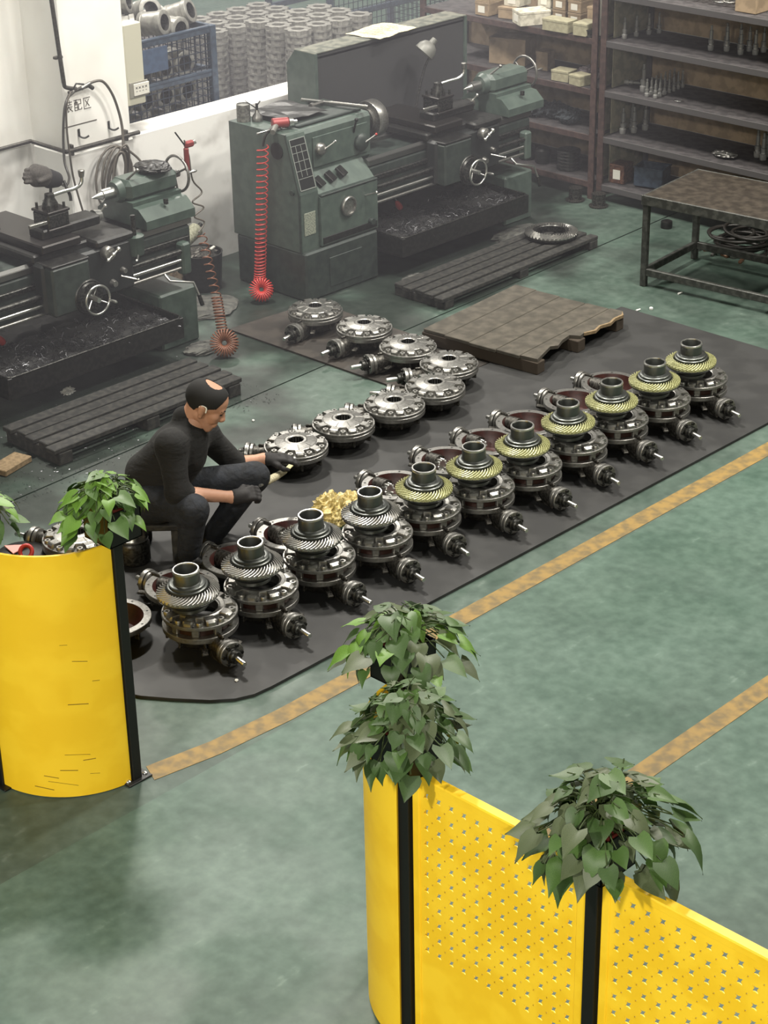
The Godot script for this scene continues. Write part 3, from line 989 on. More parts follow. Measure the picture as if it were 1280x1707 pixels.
func swarf(p: Node, ctr: Vector3, size: Vector3, k: int, sd: int, called := "swarf") -> void:
	# curled chips lying in a heap: too many to count
	rng.seed = sd
	var g := G.new()
	for i in k:
		var c := ctr + V(rng.randf_range(-0.5, 0.5) * size.x, 0, rng.randf_range(-0.5, 0.5) * size.z)
		c.y += rng.randf() * size.y
		var d := V(rng.randfn(), rng.randfn() * 0.5, rng.randfn()).normalized()
		var e := d.cross(V(rng.randfn(), rng.randfn(), rng.randfn())).normalized()
		var l := rng.randf_range(0.008, 0.028)
		var w := rng.randf_range(0.0015, 0.004)
		var mid := c + d * l + e * l * 0.4
		g.quad(c, c + e * w, mid + e * w, mid, Vector3.UP)
		g.quad(mid, mid + e * w, c + d * l * 2.0 + e * w, c + d * l * 2.0, Vector3.UP)
	var o := part(p, called, g, mat("swarf_steel", Color(0.3, 0.3, 0.31), 0.35, 0.8), "heap of fine metal chips")
	o.set_meta("kind", "stuff")

func build_lathe(at: Vector3, label: String, dx: float, tall: bool) -> Node3D:
	var t := thing("metal_lathe", label, "lathe", at)
	var gr := mat("machine_green" if tall else "machine_green_old", Color.WHITE)
	var dg := mat("machine_dark_green", Color.WHITE)
	var ob := mat("oily_black", Color.WHITE)
	var st := mat("steel", Color.WHITE)
	var ds := mat("dark_steel", Color.WHITE)
	var bs := mat("bright_steel", Color.WHITE)
	# left base with its door, right foot
	var b := part(t, "base", G.new().box(V(0.335, 0.165, -0.29), V(0.67, 0.33, 0.66), 0.012), dg)
	part(b, "base_door", G.new().box(V(0.36, 0.155, 0.043), V(0.3, 0.2, 0.008), 0.003), dg)
	part(t, "foot", G.new().box(V(2.17, 0.18, -0.29), V(0.3, 0.36, 0.56), 0.012), gr)
	# end cover with a sloping front
	var g := G.new()
	g.side([[0.0, 0.33], [0.0, 0.71], [-0.11, 1.075], [-0.12, 1.085], [-0.64, 1.085], [-0.64, 0.33]], 0.0, 0.165)
	var cab := part(t, "end_cover", g, gr)
	g = G.new()
	g.side([[0.005, 0.33], [0.005, 0.712], [-0.108, 1.085], [-0.118, 1.085], [-0.008, 0.71], [-0.008, 0.33]], -0.004, 0.006)
	part(cab, "cover_edge", g, dg)
	var sb := Basis(Vector3.RIGHT, -atan2(0.11, 0.365))
	g = G.new().at(V(0.085, 0.892, -0.055), sb)
	g.box(V(0, 0, 0.003), V(0.135, 0.33, 0.005), 0.001)
	var ch := part(cab, "speed_chart", g, mat("chart_black", Color(0.07, 0.075, 0.075), 0.4), "black speed chart with a bright border")
	g = G.new().at(V(0.085, 0.892, -0.055), sb)
	for s in [-1, 1]:
		g.box(V(s * 0.066, 0, 0.006), V(0.005, 0.33, 0.003))
		g.box(V(0, s * 0.163, 0.006), V(0.135, 0.005, 0.003))
	for y in [-0.09, -0.04, 0.02, 0.075, 0.12]: g.box(V(0, y, 0.006), V(0.125, 0.003, 0.002))
	for x in [-0.025, 0.02]: g.box(V(x, 0.02, 0.006), V(0.003, 0.2, 0.002))
	part(ch, "chart_border", g, mat("chart_line", Color(0.6, 0.62, 0.6), 0.4, 0.5))
	part(cab, "data_plate", G.new().box(V(0.083, 0.51, 0.003), V(0.1, 0.15, 0.004), 0.001), grain("plate_grey", Color(0.42, 0.45, 0.41), Color(0.6, 0.62, 0.56), 0.5, 0.2, 51, 9.0, 0.04, 0.35, 0.5))
	part(cab, "latch", G.new().cyl(V(-0.012, 0.72, -0.06), V(0.0, 0.72, -0.06), 0.018, -1, 12), dg)
	part(cab, "end_knob", G.new().cyl(V(-0.006, 0.97, -0.19), V(0.0, 0.97, -0.19), 0.055, -1, 20), mat("black", Color.BLACK))
	# feed box
	g = G.new()
	g.side([[0.02, 0.34], [0.02, 0.66], [0.0, 0.672], [-0.12, 0.79], [-0.4, 0.79], [-0.4, 0.34]], 0.167, 0.69)
	var fb := part(t, "feed_box", g, gr)
	part(fb, "ledge", G.new().box(V(0.43, 0.675, -0.002), V(0.52, 0.012, 0.06), 0.004), dg)
	g = G.new()
	g.lathe([[0.045, 0.0], [0.06, 0.0], [0.066, 0.006], [0.066, 0.02], [0.06, 0.026], [0.052, 0.026], [0.05, 0.012], [0.0, 0.01]], 28, G.along(V(0.41, 0.555, 0.02), V(0.41, 0.555, 0.1)))
	part(fb, "feed_dial", g, st)
	lever(fb, V(0.575, 0.585, 0.02), V(0.6, 0.615, 0.1), 0.007, 0.011, bs, bs, "feed_lever")
	part(fb, "slot", G.new().box(V(0.43, 0.37, 0.021), V(0.5, 0.045, 0.006), 0.002), ob)
	part(fb, "drain_boss", G.new().cyl(V(0.62, 0.4, 0.02), V(0.62, 0.4, 0.05), 0.025, 0.02, 14), dg)
	for i in (3 if tall else 0):
		part(fb, "tray_block", G.new().box(V(0.24 + i * 0.1, 0.74 + i * 0.012, -0.06), V(0.075, 0.02, 0.075), 0.003, Basis(Vector3.UP, 0.4) * Basis(Vector3.RIGHT, 0.7)), ob)
	# headstock
	g = G.new()
	g.side([[-0.13, 0.79], [-0.125, 1.05], [-0.145, 1.075], [-0.56, 1.085], [-0.6, 1.06], [-0.6, 0.5], [-0.38, 0.5]], 0.167, 0.78)
	var hs := part(t, "headstock", g, gr)
	part(hs, "lid", G.new().box(V(0.47, 1.087, -0.36), V(0.58, 0.02, 0.36), 0.006), dg)
	part(hs, "front_plate", G.new().box(V(0.5, 0.915, -0.122), V(0.5, 0.2, 0.008), 0.003), gr)
	for q in [[0.305, 0.93, 0.042], [0.68, 0.895, 0.06]]:
		g = G.new()
		g.lathe([[0.0, 0.0], [q[2], 0.0], [q[2], 0.02], [q[2] * 0.8, 0.034], [q[2] * 0.5, 0.04], [0.0, 0.042]], 24, G.along(V(q[0], q[1], -0.12), V(q[0], q[1], 0.1)))
		var dsc := part(hs, "speed_dial", g, st if q[2] < 0.05 else dg)
		lever(dsc, V(q[0] + 0.01, q[1], -0.085), V(q[0] + 0.07, q[1] + 0.05, -0.04), 0.006, 0.009, bs, bs if q[2] < 0.05 else mat("red_plastic", Color.RED), "dial_lever")
	lever(hs, V(0.62, 0.97, -0.12), V(0.62, 1.06, -0.09), 0.008, 0.014, ds, mat("black", Color.BLACK), "clutch_lever")
	g = G.new()
	g.lathe([[0.0, 0.0], [0.08, 0.0], [0.08, 0.02], [0.122, 0.022], [0.126, 0.028], [0.126, 0.1], [0.122, 0.106], [0.035, 0.106], [0.03, 0.06], [0.0, 0.06]], 36, G.along(V(0.97, 0.935, -0.36), V(1.2, 0.935, -0.36)))
	part(hs, "spindle_nose", G.new().cyl(V(0.77, 0.935, -0.36), V(0.98, 0.935, -0.36), 0.085, 0.07, 24), ds)
	var ck := part(t, "chuck", g, st, "bright round three jaw chuck")
	for i in 3:
		var a := TAU * i / 3 + 0.4
		part(ck, "jaw", G.new().box(V(1.085, 0.935 + sin(a) * 0.075, -0.36 + cos(a) * 0.075), V(0.035, 0.03, 0.07), 0.003, Basis(Vector3.RIGHT, -a)), ds)
	# bed with its two ways
	g = G.new()
	g.side([[-0.05, 0.48], [-0.05, 0.72], [-0.09, 0.75], [-0.42, 0.75], [-0.46, 0.72], [-0.46, 0.48]], 0.69, 2.32)
	var bed := part(t, "bed", g, dg)
	for z in [-0.085, -0.425]:
		g = G.new()
		g.side([[z + 0.035, 0.74], [z + 0.035, 0.772], [z + 0.02, 0.772], [z, 0.787], [z - 0.02, 0.772], [z - 0.035, 0.772], [z - 0.035, 0.74]], 0.69, 2.34)
		part(bed, "way", g, mat("way_steel", Color(0.5, 0.5, 0.49), 0.28, 0.95), "worn bright slideway")
	part(bed, "apron_rack", G.new().box(V(1.5, 0.66, -0.04), V(1.6, 0.03, 0.025), 0.003), ds)
	# rods
	for q in [[0.61, 0.017, ds], [0.555, 0.012, bs], [0.505, 0.011, st]]:
		part(t, "feed_rod", G.new().cyl(V(0.69, q[0], 0.01), V(2.2, q[0], 0.01), q[1], -1, 12), q[2])
	part(t, "rod_bracket", G.new().box(V(2.22, 0.56, 0.0), V(0.07, 0.2, 0.07), 0.012), gr)
	# chip tray
	g = G.new()
	var x0 := 0.72
	var x1 := 2.0
	g.box(V((x0 + x1) / 2, 0.17, -0.2), V(x1 - x0, 0.012, 0.84), 0.002)
	g.box(V((x0 + x1) / 2, 0.225, 0.215), V(x1 - x0, 0.13, 0.012), 0.003)
	g.box(V((x0 + x1) / 2, 0.225, -0.62), V(x1 - x0, 0.13, 0.012), 0.003)
	g.box(V(x0, 0.225, -0.2), V(0.012, 0.13, 0.84), 0.003)
	g.box(V(x1, 0.225, -0.2), V(0.012, 0.13, 0.84), 0.003)
	var tr := part(t, "chip_tray", g, ob)
	part(tr, "tray_rim", G.new().tube([V(x0, 0.292, -0.6), V(x0, 0.292, 0.19), V(x0 + 0.03, 0.292, 0.218), V(x1 - 0.03, 0.292, 0.218), V(x1, 0.292, 0.19), V(x1, 0.292, -0.6)], 0.007, 8), ds)
	g = G.new()
	rng.seed = 9 if tall else 8
	var nn := FastNoiseLite.new()
	nn.seed = 3
	nn.frequency = 4.0
	var k := 26
	for i in k:
		for j in 14:
			var q := []
			for w in [[i, j], [i + 1, j], [i + 1, j + 1], [i, j + 1]]:
				var px: float = x0 + 0.02 + (x1 - x0 - 0.04) * w[0] / k
				var pz: float = 0.2 - 0.78 * w[1] / 14.0
				q.append(V(px, 0.25 + nn.get_noise_2d(px, pz) * 0.04 + 0.004 * w[1], pz))
			g.quad(q[0], q[1], q[2], q[3], Vector3.UP)
	part(tr, "swarf_bed", g, mat("swarf_black", Color(0.075, 0.073, 0.07), 0.85)).set_meta("kind", "stuff")
	swarf(tr, V(1.36, 0.25, -0.03), V(1.2, 0.03, 0.46), 3500, 31 if tall else 32)
	# carriage: apron, saddle, cross slide, compound, tool post
	var ca := part(t, "apron", G.new().box(V(1.56 + dx, 0.65, 0.0), V(0.66, 0.3, 0.1), 0.015), mat("apron_grey", Color(0.13, 0.14, 0.14), 0.4, 0.2))
	part(ca, "apron_block", G.new().box(V(1.38 + dx, 0.645, 0.05), V(0.27, 0.29, 0.14), 0.012), dg)
	part(ca, "apron_cap", G.new().box(V(1.38 + dx, 0.797, 0.02), V(0.27, 0.014, 0.2), 0.004), ob)
	g = G.new()
	g.lathe([[0.0, 0.0], [0.1, 0.0], [0.105, 0.006], [0.105, 0.018], [0.098, 0.026], [0.09, 0.026], [0.085, 0.04], [0.0, 0.04]], 36, G.along(V(1.49 + dx, 0.565, 0.1), V(1.49 + dx, 0.565, 0.2)))
	part(ca, "dial", g, ds)
	handwheel(ca, V(1.49 + dx, 0.565, 0.2), Vector3.BACK, 0.085, 0.0075, bs, "handwheel", 0.05)
	for q in [[1.72, 0.57, 0.025], [1.8, 0.63, 0.02]]:
		part(ca, "apron_knob", G.new().cyl(V(q[0] + dx, q[1], 0.05), V(q[0] + dx, q[1], 0.08), q[2], q[2] * 0.7, 14), st)
	lever(ca, V(1.78 + dx, 0.6, 0.06), V(1.84 + dx, 0.58, 0.14), 0.007, 0.01, bs, bs, "feed_lever")
	var sd := part(t, "saddle", G.new().box(V(1.56 + dx, 0.815, -0.26), V(0.66, 0.05, 0.46), 0.01), ob)
	part(sd, "saddle_wing", G.new().box(V(1.76 + dx, 0.825, -0.09), V(0.28, 0.045, 0.3), 0.012), ob)
	part(sd, "cross_slide", G.new().box(V(1.42 + dx, 0.865, -0.36), V(0.28, 0.05, 0.72), 0.008), mat("slide_grey", Color(0.14, 0.13, 0.125), 0.35, 0.5))
	g = G.new()
	g.lathe([[0.0, 0.0], [0.035, 0.0], [0.042, 0.01], [0.042, 0.045], [0.036, 0.055], [0.0, 0.055]], 24, G.along(V(1.68 + dx, 0.77, 0.05), V(1.68 + dx, 0.77, 0.2)))
	var cd := part(sd, "cross_dial", g, st)
	g = G.new()
	g.cyl(V(1.65 + dx, 0.75, 0.125), V(1.72 + dx, 0.79, 0.125), 0.007, -1, 8)
	g.ball(V(1.645 + dx, 0.747, 0.125), 0.013, 10)
	g.ball(V(1.725 + dx, 0.793, 0.125), 0.016, 10)
	g.ball(V(1.685 + dx, 0.77, 0.125), 0.014, 10)
	part(cd, "ball_handle", g, bs)
	var cp := part(t, "compound_slide", G.new().box(V(1.57 + dx, 0.915, -0.16), V(0.42, 0.06, 0.14), 0.01), ob)
	g = G.new()
	g.cyl(V(1.78 + dx, 0.915, -0.16), V(1.83 + dx, 0.915, -0.16), 0.04, 0.03, 18)
	g.cyl(V(1.83 + dx, 0.93, -0.16), V(1.85 + dx, 0.97, -0.13), 0.006, -1, 8)
	g.ball(V(1.85 + dx, 0.97, -0.13), 0.012, 10)
	g.cyl(V(1.83 + dx, 0.91, -0.16), V(1.85 + dx, 0.88, -0.18), 0.006, -1, 8)
	part(cp, "compound_handle", g, bs)
	var tp := part(t, "tool_post", G.new().box(V(1.48 + dx, 0.985, -0.16), V(0.15, 0.085, 0.15), 0.008), ds)
	part(tp, "post_base", G.new().box(V(1.48 + dx, 0.935, -0.16), V(0.17, 0.02, 0.17), 0.005), mat("slide_grey", Color.GRAY))
	part(tp, "clamp_plate", G.new().box(V(1.48 + dx, 1.035, -0.16), V(0.16, 0.016, 0.16), 0.004), mat("slide_grey", Color.GRAY))
	for q in [[-0.055, -0.055], [0.055, -0.055], [-0.055, 0.055], [0.055, 0.055], [0.0, 0.055], [0.0, -0.055]]:
		part(tp, "clamp_screw", G.new().cyl(V(1.48 + dx + q[0], 1.04, -0.16 + q[1]), V(1.48 + dx + q[0], 1.075, -0.16 + q[1]), 0.009, -1, 6), ds)
	part(tp, "cutting_tool", G.new().box(V(1.36 + dx, 0.985, -0.105), V(0.16, 0.02, 0.02), 0.002), st)
	g = G.new()
	g.lathe([[0.0, 0.0], [0.05, 0.0], [0.045, 0.03], [0.03, 0.06], [0.028, 0.085], [0.0, 0.09]], 18, Transform3D(Basis(), V(1.48 + dx, 1.04, -0.16)))
	part(tp, "post_cap", g, ds)
	var pts := smooth([V(1.48 + dx, 1.11, -0.16), V(1.56 + dx, 1.125, -0.13), V(1.63 + dx, 1.135, -0.105), V(1.665 + dx, 1.16, -0.095), V(1.67 + dx, 1.205, -0.095)], 6)
	var hd := part(tp, "clamp_lever", G.new().tube(pts, 0.011, 10), bs)
	part(hd, "knob", G.new().cyl(V(1.67 + dx, 1.19, -0.095), V(1.672 + dx, 1.235, -0.095), 0.015, 0.02, 12, 0.004), st)
	# tailstock
	g = G.new()
	g.side([[-0.02, 0.787], [-0.02, 0.84], [-0.09, 0.9], [-0.14, 0.905], [-0.14, 0.93], [-0.4, 0.93], [-0.4, 0.9], [-0.48, 0.84], [-0.48, 0.787]], 2.06 + dx, 2.44 + dx)
	var tb := part(t, "tailstock_base", g, gr)
	g = G.new()
	g.box(V(2.26 + dx, 0.985, -0.265), V(0.4, 0.13, 0.19), 0.03)
	g.cyl(V(2.06 + dx, 0.985, -0.265), V(2.02 + dx, 0.985, -0.265), 0.075, 0.06, 20)
	var ts := part(t, "tailstock", g, gr)
	g = G.new()
	g.cyl(V(2.03 + dx, 0.985, -0.265), V(1.93 + dx, 0.985, -0.265), 0.035, -1, 18)
	g.cyl(V(1.93 + dx, 0.985, -0.265), V(1.86 + dx, 0.985, -0.265), 0.026, 0.003, 16)
	part(ts, "quill", g, bs)
	lever(ts, V(2.1 + dx, 1.04, -0.24), V(2.14 + dx, 1.11, -0.17), 0.008, 0.013, st, st, "quill_lock")
	handwheel(ts, V(2.52 + dx, 0.985, -0.265), Vector3.RIGHT, 0.11, 0.009, st, "tailstock_wheel", 0.02)
	part(ts, "spindle", G.new().cyl(V(2.46 + dx, 0.985, -0.265), V(2.53 + dx, 0.985, -0.265), 0.022, -1, 12), st)
	part(tb, "lock_bolt", G.new().cyl(V(2.25 + dx, 0.9, -0.06), V(2.25 + dx, 0.93, -0.06), 0.016, -1, 6), ds)
	# start lever on the right foot
	g = G.new()
	g.tube([V(2.05, 0.505, 0.01), V(2.05, 0.47, 0.06), V(2.2, 0.43, 0.1), V(2.23, 0.33, 0.12)], 0.008, 8)
	part(t, "start_lever", g, bs)
	part(t, "grip", G.new().cyl(V(2.223, 0.35, 0.117), V(2.24, 0.28, 0.125), 0.012, 0.014, 10), ds)
	if tall:
		# splash guard behind the bed
		g = G.new()
		var xa := 0.75
		var xb := 2.24
		g.side([[-0.6, 0.75], [-0.6, 1.36], [-0.62, 1.36], [-0.62, 0.75]], xa, xb)
		g.side([[-0.6, 1.345], [-0.6, 1.38], [-0.78, 1.38], [-0.84, 1.3], [-0.84, 1.29], [-0.785, 1.365], [-0.615, 1.365], [-0.615, 1.345]], xa, xb)
		g.side([[-0.84, 0.75], [-0.84, 1.3], [-0.85, 1.3], [-0.85, 0.75]], xa, xb)
		var sg := part(t, "splash_guard", g, mat("guard_grey", Color(0.2, 0.2, 0.205), 0.6))
		for x in [xa, xb]:
			g = G.new()
			g.side([[-0.585, 0.75], [-0.585, 1.385], [-0.78, 1.385], [-0.86, 1.29], [-0.86, 0.75]], x - 0.012, x + 0.012)
			part(sg, "guard_side", g, gr)
		part(sg, "guard_top", G.new().box(V((xa + xb) / 2, 1.386, -0.69), V(xb - xa + 0.02, 0.01, 0.2), 0.003), grain("guard_dust", Color(0.3, 0.31, 0.28), Color(0.42, 0.42, 0.38), 0.75, 0.0, 52, 2.0, 0.02))
		part(sg, "guard_foot", G.new().box(V((xa + xb) / 2, 0.38, -0.72), V(1.2, 0.76, 0.2), 0.01), dg)
		# work lamp on a jointed arm
		g = G.new()
		g.tube(smooth([V(1.62 + dx, 0.87, -0.5), V(1.7 + dx, 1.1, -0.5), V(1.74 + dx, 1.2, -0.48), V(1.72 + dx, 1.31, -0.44)], 6), 0.008, 8)
		var la := part(t, "lamp_arm", g, ds)
		g = G.new()
		var xf := Transform3D(Basis(Vector3.BACK, -0.7) * Basis(Vector3.RIGHT, 0.35), V(1.7 + dx, 1.31, -0.42))
		g.lathe([[0.07, -0.085], [0.075, -0.08], [0.068, -0.04], [0.05, -0.01], [0.025, 0.004], [0.022, 0.04], [0.0, 0.044]], 24, xf)
		g.lathe([[0.02, 0.0], [0.048, -0.012], [0.064, -0.042], [0.07, -0.085]], 24, xf)
		part(la, "lamp_shade", g, mat("lamp_grey", Color(0.42, 0.42, 0.4), 0.5, 0.3))
		g = G.new()
		g.ball(xf * V(0, -0.045, 0), 0.03, 12)
		part(la, "bulb", g, mat("bulb_grey", Color(0.5, 0.49, 0.46), 0.3))
	else:
		# coolant pot clamped beside the carriage
		g = G.new()
		g.lathe([[0.0, 0.0], [0.05, 0.0], [0.055, 0.01], [0.055, 0.1], [0.058, 0.104], [0.058, 0.115], [0.0, 0.12]], 22, Transform3D(Basis(), V(1.92 + dx, 0.69, 0.03)))
		var pot := part(t, "coolant_pot", g, gr)
		part(pot, "stem", G.new().cyl(V(1.92 + dx, 0.8, 0.03), V(1.92 + dx, 0.93, 0.03), 0.015, -1, 12), ds)
		part(pot, "outlet", G.new().tube(smooth([V(1.9 + dx, 0.7, 0.08), V(1.86 + dx, 0.69, 0.12), V(1.84 + dx, 0.7, 0.14)], 4), 0.006, 8), bs)
	return t

func build_lathes() -> void:
	build_lathe(V(8.27, 0, -8.80), "tall green lathe with a long splash guard and red coiled air hose", 0.0, true)
	build_lathe(V(5.07, 0, -8.80), "green lathe standing before the white column with a glove on its tool post", -0.09, false)

# ---- steel table -------------------------------------------------------------------------
func build_table() -> void:
	var t := thing("steel_table", "low steel work table with a worn brown top beside the shelves", "table", V(9.945, 0, -7.345), 0.1)
	var fr := grain("table_frame", Color(0.2, 0.205, 0.195), Color(0.28, 0.285, 0.27), 0.5, 0.3, 61, 3.0, 0.02)
	var w := 0.7
	var l := 1.0
	var h := 0.62
	part(t, "tabletop", G.new().box(V(w / 2, h - 0.006, l / 2), V(w - 0.012, 0.012, l - 0.012), 0.002), mat("table_top", Color.WHITE))
	var g := G.new()
	for s in [[w / 2, 0.0, w, 0.03], [w / 2, l, w, 0.03]]: g.box(V(s[0], h - 0.032, s[1]), V(s[2] + 0.02, 0.066, 0.012), 0.003)
	for x in [0.0, w]: g.box(V(x, h - 0.032, l / 2), V(0.012, 0.066, l + 0.02), 0.003)
	part(t, "top_rim", g, fr, "angle iron rim round the tabletop").set_meta("kind", "thing")
	for x in [0.02, w - 0.02]:
		for z in [0.02, l - 0.02]:
			part(t, "leg", G.new().box(V(x, h / 2 - 0.03, z), V(0.04, h - 0.06, 0.04), 0.004), fr)
	for z in [0.02, l - 0.02]: part(t, "stretcher", G.new().box(V(w / 2, 0.1, z), V(w - 0.08, 0.05, 0.03), 0.004), fr)
	for x in [0.02, w - 0.02]: part(t, "stretcher", G.new().box(V(x, 0.1, l / 2), V(0.03, 0.05, l - 0.08), 0.004), fr)
	# hoses and scrap on the floor behind it
	var c := V(11.0, 0, -7.3)
	g = G.new()
	rng.seed = 77
	for i in 9:
		var r := rng.randf_range(0.11, 0.2)
		var o := c + V(rng.randf_range(-0.06, 0.02), 0.02 + i * 0.016, rng.randf_range(-0.12, 0.12))
		var p := arc(o, r, 0, TAU * 23 / 24, 23, Vector3.RIGHT, V(0, rng.randf_range(-0.1, 0.1), 1).normalized())
		g.tube(p, 0.011, 7, true)
	one("hose_coil", g, mat("hose_black", Color.WHITE), "heap of coiled dark hose on the floor behind the steel table", "hose")
	for i in 7:
		g = G.new()
		g.box(V(0, 0.01, 0), V(0.07, 0.02, 0.025), 0.004)
		var o := one("metal_offcut", g, mat("copper_scrap", Color(0.5, 0.38, 0.3), 0.35, 0.6) if i % 2 == 0 else mat("steel", Color.WHITE), "small bright metal offcut strewn on the floor behind the steel table", "scrap", "metal offcuts behind the table", c + V(-0.23 + 0.02 * (i % 3), 0.0, -0.26 + i * 0.075))
		o.rotation.y = i * 1.1
	g = G.new()
	g.lathe([[0.0, 0.0], [0.04, 0.0], [0.042, 0.02], [0.04, 0.05], [0.03, 0.055], [0.0, 0.05]], 20)
	one("rubber_puck", g, mat("oily_black", Color.WHITE), "small black round rubber puck alone on the green floor behind the table", "puck", "", V(11.03, 0, -7.93))

# ---- shelves -----------------------------------------------------------------------------
func shelf_unit(label: String, z0: float, z1: float, levels: Array, mirror: bool) -> void:
	var t := thing("shelf_unit", label, "shelf", V(11.2, 0, 0))
	var rp := mat("rust_paint", Color.WHITE)
	var d := 0.54
	for z in [z0, z1]:
		for x in [0.0, d]:
			var g := G.new()
			g.box(V(x, 1.1, z), V(0.008, 2.2, 0.05), 0.001)
			g.box(V(x + (0.02 if x == 0.0 else -0.02), 1.1, z), V(0.046, 2.2, 0.008), 0.001)
			part(t, "upright", g, rp)
	var zc := (z0 + z1) / 2
	var l := absf(z1 - z0)
	for h in levels:
		var b := part(t, "shelf_board", G.new().box(V(d / 2, h - 0.012, zc), V(d, 0.022, l - 0.01), 0.002), mat("shelf_board", Color.WHITE))
		part(b, "front_rail", G.new().box(V(0.004, h - 0.022, zc), V(0.01, 0.045, l - 0.01), 0.002), rp if mirror else mat("shelf_rail", Color(0.27, 0.26, 0.262), 0.6, 0.1))
	# board lining at the back and at the side
	for i in levels.size():
		var h0: float = levels[i]
		var h1: float = levels[i + 1] if i + 1 < levels.size() else h0 + 0.4
		part(t, "back_panel", G.new().box(V(d - 0.012, (h0 + h1) / 2 - 0.012, zc), V(0.008, h1 - h0 - 0.03, l - 0.02), 0.001), mat("card", Color.WHITE))
		part(t, "side_panel", G.new().box(V(d / 2 + 0.03, (h0 + h1) / 2 - 0.012, (z0 if not mirror else z1) + (0.012 if not mirror else -0.012)), V(d - 0.14, h1 - h0 - 0.03, 0.008), 0.001), grain("side_card", Color(0.4, 0.39, 0.32), Color(0.5, 0.48, 0.4), 0.85, 0.0, 62, 1.5, 0.02))
		if not mirror: part(t, "rear_post", G.new().box(V(d - 0.03, (h0 + h1) / 2 - 0.012, z0 + 0.03), V(0.02, h1 - h0 - 0.03, 0.05), 0.002), mat("shelf_rail", Color.GRAY))

func shaft_proto() -> Node3D:
	var t := thing("pinion_shaft", "", "shaft")
	var g := G.new()
	g.lathe([[0.0, 0.0], [0.016, 0.0], [0.019, 0.004], [0.02, 0.03], [0.014, 0.034], [0.014, 0.045]], 14)
	part(t, "pinion_head", g, mat("shaft_bright", Color(0.66, 0.66, 0.65), 0.25, 0.5))
	g = G.new()
	g.lathe([[0.0, 0.044], [0.017, 0.044], [0.017, 0.065], [0.011, 0.068], [0.011, 0.12], [0.007, 0.123], [0.007, 0.15], [0.0, 0.152]], 14)
	part(t, "stem", g, mat("shaft_grey", Color(0.5, 0.5, 0.49), 0.28, 0.5))
	return t

func carton(p: Vector3, s: Vector3, turn: float, m: Material, label: String, lm = null, group := "boxes on the shelf behind the lathe") -> void:
	var t := thing("carton", label, "box", p, turn, group)
	part(t, "box_body", G.new().box(V(0, s.y / 2, 0), s, 0.003), m)
	part(t, "lid", G.new().box(V(0, s.y - 0.008, 0), V(s.x + 0.004, 0.018, s.z + 0.004), 0.002), m)
	if lm: part(t, "sticker", G.new().box(V(-s.x / 2 - 0.0015, s.y * 0.48, 0), V(0.002, s.y * 0.5, s.z * 0.5)), lm)

